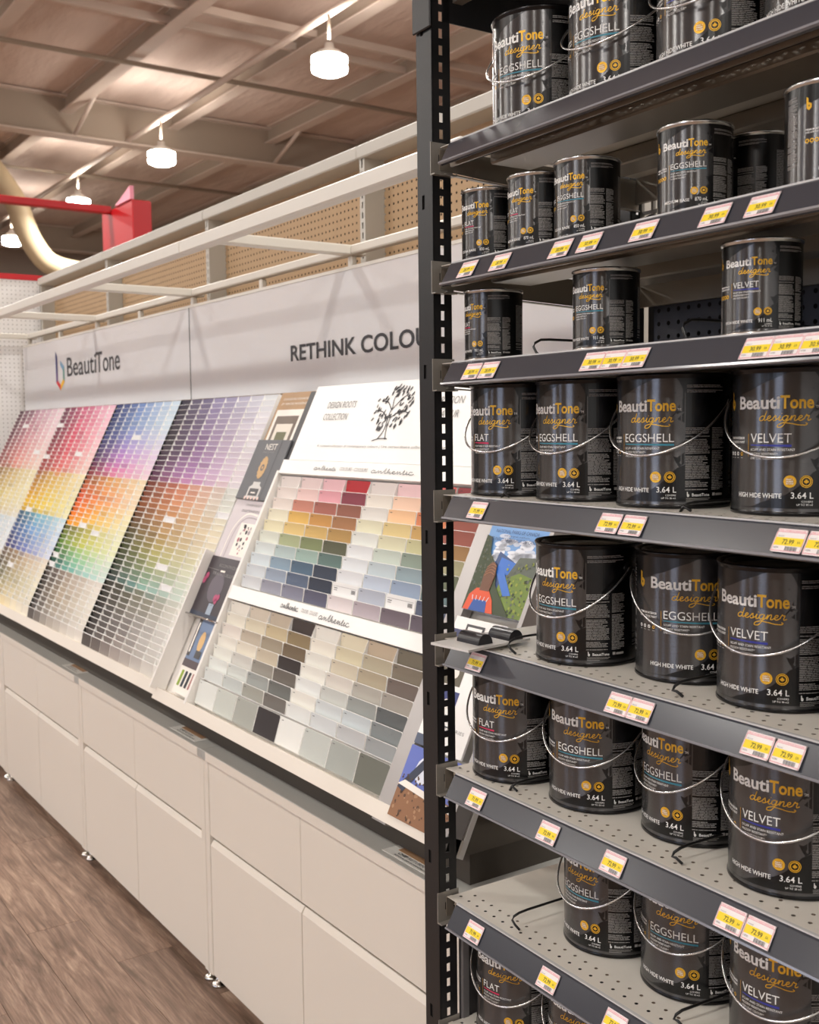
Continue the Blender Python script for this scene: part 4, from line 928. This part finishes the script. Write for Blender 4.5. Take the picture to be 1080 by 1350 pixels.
for sn, z in ZS.items():
    w = SX1-SX0
    d = MB(); e = 0.0245; nxx = int((w-0.02)/e)
    front = 0.030
    mapd = lambda a, b: (a, b, z)
    # front solid strip, two staggered rows of holes, rest of deck
    d.box(0.004, w-0.004, front, front+0.010, z-0.0012, z, DECK)
    holed(d, 0.006, front+0.010, nxx, 1, e, 0.0215, 0.0030, mapd, DECK)
    holed(d, 0.006+e/2, front+0.0315, nxx-1, 1, e, 0.0235, 0.0030, mapd, DECK)
    d.box(0.006, 0.006+e/2, front+0.0315, front+0.055, z-0.0012, z, DECK)
    d.box(0.004, w-0.004, front+0.055, 0.50, z-0.0012, z, DECK)
    d.box(0.006, w-0.006, front+0.012, front+0.054, z-0.02, z-0.019, HOLE)
    o = d.obj('shelf', ut)
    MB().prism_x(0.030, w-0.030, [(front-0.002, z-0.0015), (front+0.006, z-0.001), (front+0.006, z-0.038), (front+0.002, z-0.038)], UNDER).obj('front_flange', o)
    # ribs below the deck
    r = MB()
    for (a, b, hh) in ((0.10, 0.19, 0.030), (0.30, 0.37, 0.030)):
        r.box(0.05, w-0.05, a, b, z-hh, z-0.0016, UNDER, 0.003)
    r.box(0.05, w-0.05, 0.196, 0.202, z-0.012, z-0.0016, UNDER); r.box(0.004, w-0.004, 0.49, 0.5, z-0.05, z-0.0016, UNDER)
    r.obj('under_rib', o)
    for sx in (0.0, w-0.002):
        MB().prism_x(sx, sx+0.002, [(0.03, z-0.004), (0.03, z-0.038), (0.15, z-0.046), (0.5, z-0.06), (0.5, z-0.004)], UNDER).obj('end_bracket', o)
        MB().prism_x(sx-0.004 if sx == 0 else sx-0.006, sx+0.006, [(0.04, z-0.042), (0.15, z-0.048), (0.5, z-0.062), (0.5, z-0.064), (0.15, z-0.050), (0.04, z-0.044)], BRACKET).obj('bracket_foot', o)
    pl_ = MB(); zt = z+0.008; zb = z-0.046
    pl_.box(-0.001, 0.0008, 0.012, 0.028, zb, zt, BRACKET); pl_.box(-0.001, 0.0008, 0.038, 0.058, zb, zt, BRACKET)
    pl_.box(-0.001, 0.0008, 0.028, 0.038, zb, z-0.026, BRACKET); pl_.box(-0.001, 0.0008, 0.028, 0.038, z-0.012, zt, BRACKET)
    pl_.box(-0.0005, 0.0, 0.028, 0.038, z-0.026, z-0.012, HOLE)
    pl_.box(-0.001, 0.012, 0.012, 0.058, zb-0.002, zb, BRACKET)
    pl_.obj('hook_plate', o)
    # slanted price rail: top edge at the shelf, bottom edge standing out
    a = MB(); tp = (0.0265, z-0.0005); bt = (0.004, z-0.036)
    prof = [tp, (tp[0]-0.0035, z-0.003), (bt[0], bt[1]), (bt[0]-0.003, bt[1]-0.002), (bt[0]+0.004, bt[1]-0.005), (tp[0]+0.001, z-0.034)]
    a.prism_x(0.040, w-0.040, prof, RAIL); rl = a.obj('price_rail', o)
    b_ = MB(); b_.prism_x(0.040, w-0.040, [(0.0255, z+0.0012), (0.031, z+0.0012), (0.031, z-0.001), (0.0255, z-0.001)], RAILEDGE); b_.obj('rail_lip', rl)
    b_ = MB(); b_.prism_x(0.040, w-0.040, [(bt[0]-0.0035, bt[1]+0.001), (bt[0]-0.0045, bt[1]-0.002), (bt[0]-0.001, bt[1]-0.004), (bt[0], bt[1])], mat('rail_clear', (130, 130, 135), 0.15)); b_.obj('rail_edge', rl)

# price tags on the rails
TAGS = {'S2': [-1.4606, -1.3737, -1.2295, -1.1679, -1.0616, -0.94, -0.8688], 'S3': [-1.4499, -1.4046, -1.1595, -1.1182, -1.0758, -0.8736, -0.8312, -0.789],
        'S4': [-1.4376, -1.1261, -1.0799, -0.8225, -0.778], 'S5': [-1.4445, -1.1064, -1.0634, -0.864, -0.8196], 'S6': [-1.4469, -1.2598, -1.1159, -0.9028, -0.859],
        'S7': [-1.4559, -1.2601, -1.1115]}
PR = {'S2': ['28.99', '28.99', '30.99', '30.99', '30.99', '30.99', '30.99'], 'S3': ['28.99', '28.99'] + ['30.99']*6, 'S4': ['71.99', '72.99', '72.99', '72.99', '72.99'],
      'S5': ['71.99'] + ['72.99']*4, 'S6': ['71.99'] + ['72.99']*4, 'S7': ['71.99', '72.99', '72.99']}
sname = {'S1': 'top shelf', 'S2': 'second shelf from the top', 'S3': 'third shelf from the top', 'S4': 'fourth shelf from the top', 'S5': 'fifth shelf from the top', 'S6': 'sixth shelf from the top', 'S7': 'seventh shelf from the top', 'S8': 'lowest shelf in view'}
tang = math.atan2(0.033, 0.019)      # slope of the rail face
tw, th_ = 0.0425, 0.031
_tagm = {}
def tag_meshes(price):
    if price in _tagm: return _tagm[price]
    mp = lambda k: (lambda x, y: (x-tw/2, y-th_/2, 0.0006+0.00015*k))
    card = MB().box(-tw/2, tw/2, -th_/2, th_/2, 0, 0.0005, TAGWHITE)
    c = card.mesh('tag_card')
    m = MB()
    rect(m, 0, tw, th_-0.0045, th_, mp(0), TAGPINK); rect(m, 0, tw, 0, 0.0018, mp(0), TAGPINK); rect(m, 0, 0.0012, 0, th_, mp(0), TAGPINK); rect(m, tw-0.0012, tw, 0, th_, mp(0), TAGPINK)
    for y0 in (0.0018, th_-0.0045): rect(m, 0.001, tw-0.001, y0, y0+0.0006, mp(1), TAGRED)
    rect(m, 0.001, 0.0016, 0.0018, th_-0.0045, mp(1), TAGRED); rect(m, tw-0.0016, tw-0.001, 0.0018, th_-0.0045, mp(1), TAGRED)
    text_fit('PRIX COURANT REGULIER', 0.003, tw-0.003, th_-0.0033, 0.0019, mp(1), m, TAGRED)
    rect(m, 0.0018, tw-0.0018, 0.0088, 0.0195, mp(1), TAGYEL)
    text_fit(price, 0.0125, 0.0285, 0.0110, 0.0062, mp(2), m, TAGINK, bold=0.01); text_fit('EA', 0.0335, 0.0375, 0.0125, 0.003, mp(2), m, TAGINK)
    text_fit('beauti', 0.004, 0.012, 0.0205, 0.002, mp(2), m, TAGGREY); text_fit('1036', 0.0035, 0.010, 0.005, 0.002, mp(2), m, TAGINK)
    for i in range(12): rect(m, 0.0195+i*0.0014, 0.0195+i*0.0014+0.0008, 0.0026, 0.0080, mp(2), TAGGREY if i % 3 else TAGINK)
    _tagm[price] = (c, m.mesh('tag_print')); return _tagm[price]
for sn, xs in TAGS.items():
    for i, x in enumerate(xs):
        z = ZS[sn]; c, p = tag_meshes(PR[sn][i])
        yy = 1.05 + 0.0117 - 0.0006; 
        o = link('price_tag', c, None, U(x, yy, z-0.0195), None)
        o.rotation_euler = (radians(57.8), 0, ROTU)
        tag(o, 'yellow price tag reading %s, %s from left, %s rail' % (PR[sn][i], onum(i+1), sname[sn]), 'price tag', 'price tags on the shelf rails')
        link('tag_print', p, o)

# ---------------------------------------------------------------- cans
def circle_art(R, mapf_factory, s, mb, product, size_text, base_text, quart):
    """label print wrapped on a can of radius R; s scales mm; angles in degrees from the i|T boundary"""
    H_ = s['h']; M1 = mapf_factory
    A = lambda deg: radians(deg)*R
    z = lambda frac: s['z1'] - frac*H_
    cap = lambda f: f*H_
    # torn black areas
    rnd = random.Random(4)
    def topb(a):
        pts = [(-180, .30), (-95, .30), (-80, .27), (-66, .20), (-50, .185), (-40, .15), (-26, .115), (-14, .07), (-2, .035), (8, .0), (20, 0), (31, .0), (34, .05), (38, .12), (180, .3)]
        for (a0, v0), (a1, v1) in zip(pts[:-1], pts[1:]):
            if a0 <= a <= a1: return v0+(v1-v0)*(a-a0)/(a1-a0)
        return 0
    def botb(a):
        pts = [(-180, .86), (-90, 1.0), (-52, 1.0), (-26, .995), (-18, .965), (-6, .93), (6, .90), (14, .86), (22, .80), (30, .73), (38, .70), (60, .68), (180, .68)]
        for (a0, v0), (a1, v1) in zip(pts[:-1], pts[1:]):
            if a0 <= a <= a1: return v0+(v1-v0)*(a-a0)/(a1-a0)
        return 1
    st = 3
    for a in range(-180, 180, st):
        j0 = rnd.uniform(-.006, .006) if -60 < a < 40 else 0
        if a >= 37: rect(mb, A(a), A(a+st), z(1), z(0), M1(1), INKBLACK)
        elif a < -96: rect(mb, A(a), A(a+st), z(1), z(0), M1(1), INKBLACK)
        else:
            t0, t1 = topb(a), topb(a+st); b0, b1 = botb(a), botb(a+st)
            if max(t0, t1) > 0: mb.add([M1(1)(A(a), z(t0+j0*0)), M1(1)(A(a+st), z(t1)), M1(1)(A(a+st), z(0)), M1(1)(A(a), z(0))], [(0, 1, 2, 3)], INKBLACK)
            if min(b0, b1) < 1: mb.add([M1(1)(A(a), z(1)), M1(1)(A(a+st), z(1)), M1(1)(A(a+st), z(b1)), M1(1)(A(a), z(b0))], [(0, 1, 2, 3)], INKBLACK)
    for sp in ([(38, .13), (30, .26), (24, .33), (33, .28), (38, .27)], [(38, .27), (31, .33), (38, .36)], [(38, .60), (31, .64), (27, .63), (30, .68), (33, .72), (38, .69)], [(38, .05), (28, .12), (38, .16)]):
        poly(mb, [(A(a), z(f)) for a, f in sp], M1(1), INKBLACK)
    # lettering
    text_fit('Beauti', A(-44), A(0.5), z(.262), cap(.093), M1(2), mb, INKWHITE, bold=0.024, res=3); text_fit('Tone', A(0.8), A(29.5), z(.262), cap(.093), M1(2), mb, GOLD, bold=0.024, res=3)
    text_fit('TM', A(31), A(34.5), z(.262), cap(.02), M1(2), mb, INKWHITE)
    script_word(A(-19), A(27), z(.352), cap(.036), M1(2), mb, GOLD if not quart else GOLD, 0.0011 if not quart else 0.0009)
    wid = {'EGGSHELL': 56, 'FLAT': 26, 'VELVET': 39}[product]; um = {'EGGSHELL': TEAL, 'FLAT': RED_UL, 'VELVET': BLUE_UL}[product]
    text_fit(product, A(-28), A(-28+wid), z(.515), cap(.070), M1(2), mb, INKWHITE, bold=-0.006, res=3)
    P = []
    n = 8
    for i in range(n):
        a0 = -28+wid*i/n; a1 = -28+wid*(i+1)/n; h0 = .006+.010*i/n
        mb.add([M1(2)(A(a0), z(.53+h0)), M1(2)(A(a1), z(.53+h0+.0012)), M1(2)(A(a1), z(.529)), M1(2)(A(a0), z(.529))], [(0, 1, 2, 3)], um)
    for k, (tx, w_) in enumerate((('SCUFF AND STAIN RESISTANT', 42), ('MILDEW RESISTANT*', 27), ('ONE COAT COLOUR**', 25))):
        text_fit(tx, A(-28), A(-28+w_), z(.575+.032*k), cap(.018), M1(2), mb, INKWHITE, bold=0.0)
    text_fit('PREMIUM INTERIOR', A(-62), A(-36), z(.49), cap(.018), M1(2), mb, INKWHITE, bold=0.02); text_fit('100% ACRYLIC PAINT', A(-62), A(-36), z(.52), cap(.018), M1(2), mb, INKWHITE, bold=0.02)
    rect(mb, A(-31.2), A(-30.6), z(.62), z(.45), M1(2), GOLDDARK)
    for k in range(4):
        a = -60+k*6.6; 
        ring(mb, A(a), z(.60), .0014, .0026, M1(2), GOLD if k == 3 or quart else INKWHITE, 8); rect(mb, A(a-1.6), A(a+1.6), z(.633), z(.628), M1(2), INKGREY)
    # seals
    r = .0078*s['k']
    for i, a in enumerate((10, 24)):
        cx_, cz_ = A(a), z(.80)
        if i == 0:
            circ(mb, cx_, cz_, r, M1(2), GOLD); circ(mb, cx_, cz_, r*.62, M1(3), GOLDDARK)
            for kk, tx in enumerate(('PAINT +', 'PRIMER', 'IN ONE')): text_fit(tx, cx_-r*.55, cx_+r*.55, cz_+r*(.22-.34*kk), r*.24, M1(4), mb, INKWHITE, bold=.02)
        else:
            circ(mb, cx_, cz_, r*1.02, M1(2), INKBLACK); ring(mb, cx_, cz_, r*.88, r*1.0, M1(3), GOLD); ring(mb, cx_, cz_, r*.60, r*.78, M1(3), GOLD)
            lf = [(0, 1), (.18, .55), (.45, .65), (.38, .2), (.85, .3), (.7, 0), (.9, -.15), (.4, -.45), (.42, -.6), (.06, -.5), (.06, -.9), (-.06, -.9), (-.06, -.5), (-.42, -.6), (-.4, -.45), (-.9, -.15), (-.7, 0), (-.85, .3), (-.38, .2), (-.45, .65), (-.18, .55)]
            n_ = len(lf); mb.add([M1(4)(cx_, cz_)] + [M1(4)(cx_+x*r*.46, cz_+y*r*.46) for x, y in lf], [(0, 1+(q+1) % n_, 1+q) for q in range(n_)], GOLD)
    text_fit(base_text, A(-44 if base_text.startswith('HIGH') else -40), A(3), z(.925), cap(.035), M1(2), mb, INKWHITE, bold=0.008, res=2)
    text_fit(size_text, A(11), A(30.5), z(.925), cap(.046), M1(2), mb, INKWHITE, bold=0.004, res=2)
    text_fit('COVERS', A(20), A(30), z(.955), cap(.014), M1(2), mb, INKWHITE); text_fit('UP TO 38 m2', A(16), A(30), z(.978), cap(.014), M1(2), mb, INKWHITE)
    # gold logo on the left
    def logo(ax, az, k, m_):
        q = [(-.5, 1.5), (-.12, 1.2), (-.12, .42), (.12, .42), (.5, .1), (.5, -.55), (0, -1.0), (-.5, -.6)]
        mb.add([M1(2)(ax+x*k, az+y*k) for x, y in q] + [M1(2)(ax+x*k, az+y*k) for x, y in ((-.12, .0), (.12, 0), (.14, -.32), (-.12, -.36))],
               [(0, 7, 11, 8, 2, 1), (7, 6, 10, 11), (6, 5, 4, 9, 10), (4, 3, 2, 8, 9)], m_)
    logo(A(-58), z(.215), cap(.058), GOLD)
    # fine print columns
    rnd = random.Random(11)
    for (a0, a1, f0, f1, lone) in ((39, 66, .40, .90, False), (68, 86, .40, .90, False), (40, 84, .055, .115, False), (-96, -74, .10, .86, False), (100, 128, .2, .9, False), (-150, -124, .2, .9, False)):
        f = f0
        while f < f1:
            w_ = (a1-a0)*rnd.uniform(.5, 1.0) if rnd.random() < .35 else (a1-a0)*rnd.uniform(.88, 1.0)
            if rnd.random() < .93:
                a = a0
                while a < a0+w_-1:
                    b = min(a0+w_, a+rnd.uniform(2.5, 9)); rect(mb, A(a), A(b-.55), z(f+.0062), z(f), M1(2), INKGREY, 1 if b-a < 5 else 2); a = b
            f += .0135
    logo(A(42), z(.945), cap(.018), INKWHITE); text_fit('BeautiTone', A(46), A(65), z(.957), cap(.024), M1(2), mb, INKWHITE, bold=.012)
    rect(mb, A(69), A(72.5), z(.955), z(.93), M1(2), INKGREY); rect(mb, A(73.5), A(84), z(.955), z(.935), M1(2), INKGREY, 3)
    for k in range(3): rect(mb, A(40), A(40+[26, 24, 14][k]), z(.972+.012*k+.004), z(.972+.012*k), M1(2), INKGREY, 4)
def wrapmap(R):
    def fac(k):
        rr = R + 0.00012*k
        return lambda x, y: (rr*sin(x/R), -rr*cos(x/R), y)      # label front faces local -Y
    return fac
_cm = {}
def can_meshes(kind, product, size_text, base_text):
    key = (kind, product, size_text, base_text)
    if key in _cm: return _cm[key]
    if ('g', kind) not in _cm:
        if kind == 'gallon':
            R = .0815; H_ = .190
            body = MB(); body.lathe([(0, .003), (R-.004, .003), (R-.001, 0), (R+.0005, .001), (R+.0005, .004), (R-.0005, .006)], BLKRIM, 72)
            body.lathe([(R-.0005, .006), (R-.0008, .010), (R-.0008, H_-.008)], GUN, 72)
            body.lathe([(R-.0008, H_-.008), (R-.0002, H_-.006), (R+.0015, H_-.004), (R+.0018, H_-.0018), (R+.0005, H_), (R-.003, H_-.0008), (R-.004, H_-.006)], BLKRIM, 72)
            lid = MB(); lid.lathe([(R-.004, H_-.006), (R-.007, H_-.007), (R-.009, H_-.002), (R-.013, H_-.001), (R-.015, H_-.006), (R-.018, H_-.0075), (.0, H_-.0075)][::-1], BLK, 72)
            ear = MB()
            ear.v = []; 
            for i in range(1):
                ear.lathe([(0.0, .004), (.006, .004), (.009, .0)], BLK, 16)
            ears = ear.mesh('ear')
            # bail: hangs down in front of the label, pivots on the ears at local +-X
            zE = H_*.80; rb = R+.006; pts = []
            drop = radians(42)
            n = 30
            for i in range(n+1):
                a = pi*i/n; x = -cos(a)*(rb + .006*sin(a)); d = sin(a)*.106
                pts.append((x, -d*sin(drop)*1.28, zE - d*cos(drop)*.98))
            pts = [(-rb+.002, 0.0, zE)] + [p for p in pts[1:-1]] + [(rb-.002, 0.0, zE)]
            bail = MB().tube(pts,   .0018, BAIL, 8).mesh('bail_handle')
            _cm[('g', kind)] = (R, H_, body.mesh('body'), lid.mesh('lid'), ears, bail, zE)
        else:
            R = .0500; H_ = .119
            body = MB(); body.lathe([(0, .003), (R-.003, .003), (R-.001, 0), (R+.0012, .0008), (R+.0012, .003), (R-.0003, .0045)], TIN, 56)
            body.lathe([(R-.0003, .0045), (R-.0006, .007), (R-.0006, H_-.006)], GUN, 56)
            body.lathe([(R-.0006, H_-.006), (R+.0004, H_-.0045), (R+.0014, H_-.003), (R+.0012, H_-.0006), (R, H_), (R-.003, H_-.001), (R-.003, H_-.006)], TIN if True else BLKRIM, 56)
            lid = MB(); lid.lathe([(R-.003, H_-.006), (R-.006, H_-.006), (R-.008, H_-.002), (R-.011, H_-.002), (R-.013, H_-.006), (0, H_-.006)][::-1], BLK, 56)
            _cm[('g', kind)] = (R, H_, body.mesh('body'), lid.mesh('lid'), None, None, 0)
    R, H_, body, lid, ears, bail, zE = _cm[('g', kind)]
    mb = MB(); quart = kind != 'gallon'
    s = {'z1': H_-.008 if not quart else H_-.006, 'h': H_-.018 if not quart else H_-.013, 'k': 1.0 if not quart else .62}
    circle_art(R-(.0008 if not quart else .0006), wrapmap(R-(.0008 if not quart else .0006)), s, mb, product, size_text, base_text, quart)
    _cm[key] = (body, lid, mb.mesh('label_print'), ears, bail, R, zE)
    return _cm[key]
def can(kind, product, size_text, base_text, x, y, z, ang, label, grp):
    """ang = world-side heading (unit frame, degrees) of the i|T boundary of the label"""
    body, lid, lab, ears, bail, R, zE = can_meshes(kind, product, size_text, base_text)
    t = thing('paint_can', label, 'paint can', U(x, y, z+0.0004), (0, 0, ROTU + radians(ang+90)), grp)
    link('body', body, t); link('lid', lid, t); link('label_print', lab, t)
    if bail:
        link('bail_handle', bail, t, rot=(0, 0, radians(-2)))
        for sg in (-1, 1): link('handle_ear', ears, t, (sg*(R-.002), 0, zE), (0, sg*pi/2, 0))
    return t
G1 = 'large paint cans with wire handles'; Q1 = 'small paint cans without handles'
HH = 'HIGH HIDE WHITE'
g = lambda p, x, y, sn, ang, lab: can('gallon', p, '3.64 L', HH, x, y, ZS[sn], ang, lab, G1)
q = lambda p, st, bt, x, y, sn, ang, lab: can('quart', p, st, bt, x, y, ZS[sn], ang, lab, Q1)
off = -10
g('EGGSHELL', -1.439, 1.20, 'S1', -57+off, 'large EGGSHELL paint can at the left end of the top shelf')
g('EGGSHELL', -1.249, 1.20, 'S1', -64.5+off, 'large EGGSHELL paint can second on the top shelf, top cut off by the picture')
g('VELVET', -1.064, 1.20, 'S1', -64+off, 'large paint can third on the top shelf, only its lower half in the picture')
g('VELVET', -0.879, 1.20, 'S1', -70+off, 'large paint can in the top right corner, only its foot in the picture')
q('FLAT', '850 mL', 'CLEAR BASE', -1.501, 1.14, 'S2', -60.5+off, 'small FLAT paint can at the left end of the second shelf from the top')
q('FLAT', '870 mL', 'MEDIUM BASE', -1.374, 1.14, 'S2', -69+off, 'small FLAT paint can second from left, second shelf from the top')
q('EGGSHELL', '850 mL', 'CLEAR BASE', -1.26, 1.14, 'S2', -66+off, 'small EGGSHELL clear base paint can, third along the second shelf from the top')
q('EGGSHELL', '870 mL', 'MEDIUM BASE', -1.046, 1.14, 'S2', -48+off, 'small EGGSHELL medium base paint can standing alone mid second shelf')
q('EGGSHELL', '870 mL', 'MEDIUM BASE', -1.035, 1.255, 'S2', -112+off, 'small black paint can in shadow behind the medium base can, side text showing')
q('VELVET', '870 mL', 'MEDIUM BASE', -1.02, 1.37, 'S2', -90+off, 'dark small paint can deepest behind the shadowed one on the second shelf')
q('VELVET', '911 mL', HH, -0.838, 1.14, 'S2', -11+off, 'small paint can at the right picture edge turned to show its gold logo')
q('FLAT', '911 mL', HH, -1.495, 1.14, 'S3', -78+off, 'small FLAT paint can at the left of the third shelf, showing its fine print')
q('EGGSHELL', '911 mL', HH, -1.218, 1.14, 'S3', -66+off, 'small EGGSHELL paint can in the middle of the third shelf from the top')
q('VELVET', '911 mL', HH, -0.932, 1.14, 'S3', -56+off, 'small VELVET paint can at the right of the third shelf from the top')
g('FLAT', -1.487, 1.185, 'S4', -63.5+off, 'large FLAT paint can leftmost on the fourth shelf from the top')
g('EGGSHELL', -1.315, 1.19, 'S4', -70+off, 'large EGGSHELL paint can second from left on the fourth shelf')
g('EGGSHELL', -1.129, 1.19, 'S4', -63.5+off, 'large EGGSHELL paint can third on the fourth shelf, bluish shine on its front')
g('VELVET', -0.935, 1.215, 'S4', -56.5+off, 'large VELVET paint can at the right picture edge of the fourth shelf')
g('VELVET', -0.90, 1.40, 'S4', -90, 'dark large paint can in the shade behind the fourth shelf VELVET can')
g('EGGSHELL', -1.12, 1.38, 'S4', -90, 'dark large paint can in the shade behind the third can of the fourth shelf')
g('EGGSHELL', -1.304, 1.18, 'S5', -71.5+off, 'large EGGSHELL paint can right of the parks magazine on the fifth shelf')
g('EGGSHELL', -1.124, 1.225, 'S5', -37.5+off, 'large EGGSHELL paint can with gold logo showing, centre of the fifth shelf')
g('VELVET', -0.949, 1.206, 'S5', -62.5+off, 'large VELVET paint can right of the gold logo can on the fifth shelf')
g('VELVET', -0.765, 1.20, 'S5', -62+off, 'large paint can cut by the right picture edge on the fifth shelf')
g('EGGSHELL', -1.20, 1.40, 'S5', -95, 'dark large paint can behind the first and second cans of the fifth shelf')
g('VELVET', -1.0, 1.40, 'S5', -95, 'dark large paint can behind the VELVET can of the fifth shelf')
g('FLAT', -1.479, 1.179, 'S6', -57.5+off, 'large FLAT paint can leftmost on the sixth shelf from the top')
g('EGGSHELL', -1.293, 1.198, 'S6', -57+off, 'large EGGSHELL paint can right of the FLAT can on the sixth shelf')
g('EGGSHELL', -1.109, 1.225, 'S6', -81+off, 'large EGGSHELL paint can third on the sixth shelf, turned away to the left')
g('VELVET', -0.918, 1.197, 'S6', -62.5+off, 'large VELVET paint can rightmost on the sixth shelf')
g('EGGSHELL', -1.284, 1.222, 'S7', -78+off, 'large EGGSHELL paint can first on the seventh shelf, beside the empty space')
g('EGGSHELL', -1.112, 1.228, 'S7', -62.5+off, 'large EGGSHELL paint can second on the seventh shelf, whole front in view')
g('VELVET', -0.915, 1.20, 'S7', -64+off, 'large VELVET paint can in the bottom right corner of the picture')
g('FLAT', -1.488, 1.19, 'S8', -55+off, 'large FLAT paint can on the lowest shelf in view, under the 71.99 tag')
g('EGGSHELL', -1.299, 1.20, 'S8', -60+off, 'large paint can on the lowest shelf, only its upper lettering in the picture')
g('VELVET', -1.11, 1.20, 'S8', -62+off, 'large paint can on the lowest shelf hidden below the seventh shelf rail')

# ---------------------------------------------------------------- wire stops on the shelves
def wire_stop(x, y, sn, label, back=1.50, rise=.026, kick=.012, dx=0.0):
    z = ZS[sn]
    pts = [(dx, back-y, rise), (dx*.1, .03, rise), (0, .012, rise-.001), (-.003, .003, rise-.006), (-.004, 0, rise-.012), (0.002, .001, .008), (kick, .003, .0022)]
    o = MB().tube(pts, .0021, WIRE, 8).obj('wire_stop', None, U(x, y, z), (0, 0, ROTU))
    tag(o, label, 'wire stop', 'black wire stops lying on the shelves')
wire_stop(-1.395, 1.10, 'S7', 'black bent wire stop on the empty left part of the seventh shelf')
wire_stop(-1.034, 1.105, 'S7', 'black bent wire stop beside the second can of the seventh shelf', rise=.02, dx=.024)
wire_stop(-1.035, 1.10, 'S6', 'black bent wire stop right of the third can on the sixth shelf', rise=.02)
wire_stop(-1.400, 1.10, 'S6', 'black wire stop tip under the FLAT can of the sixth shelf', rise=.012)
wire_stop(-1.390, 1.09, 'S5', 'black bent wire stop left of the first can on the fifth shelf')
wire_stop(-1.0365, 1.10, 'S5', 'black bent wire stop in front of the gold logo can on the fifth shelf', rise=.02)
wire_stop(-1.372, 1.13, 'S3', 'black bent wire stop beside the lone FLAT can of the third shelf', rise=.03)
wire_stop(-1.052, 1.13, 'S3', 'black bent wire stop before the black perforated back, third shelf', rise=.034)
wire_stop(-1.425, 1.105, 'S4', 'black wire stop tip at the foot of the leftmost can, fourth shelf', rise=.012)
wire_stop(-1.03, 1.105, 'S4', 'black wire stop tip at the foot of the third can, fourth shelf', rise=.012)
wire_stop(-1.13, 1.13, 'S2', 'black wire stop left of the medium base can, second shelf', rise=.02)

# ---------------------------------------------------------------- loose shelf fixture with black half-round grips
z5 = ZS['S5']
t = thing('loose_tray', 'loose pale tray with two black half-round grips poking out over the fifth shelf end', 'tray', U(-1.50, 1.02, z5+.006), (0, 0, ROTU+radians(4)))
m = MB(); m.add([(-.006, -.008, 0), (.086, -.002, 0), (.075, .145, 0), (-.012, .145, 0), (-.006, -.008, .004), (.086, -.002, .004), (.075, .145, .004), (-.012, .145, .004)],
                [(0, 3, 2, 1), (4, 5, 6, 7), (0, 1, 5, 4), (1, 2, 6, 5), (2, 3, 7, 6), (3, 0, 4, 7)], mat('tray_grey', (214, 212, 208), .35)); m.obj('tray_plate', t)
def grip(x0, x1, y, r):
    v = []; n = 12
    for x in (x0, x1):
        for i in range(n+1): a = pi*i/n; v.append((x, y-r*cos(a), .004+r*1.1*sin(a)))
    f = [(i, i+1, n+2+i, n+1+i) for i in range(n)]; f = [q_[::-1] for q_ in f]
    mm = MB(); mm.add(v, f, mat('grip_black', (40, 40, 44), .3), True); mm.add(v, [tuple(range(n+1)), tuple(range(n+1, 2*n+2))[::-1]], mat('grip_black'))
    return mm
grip(.012, .068, .050, .016).obj('grip', t); grip(.018, .072, .115, .016).obj('grip', t)
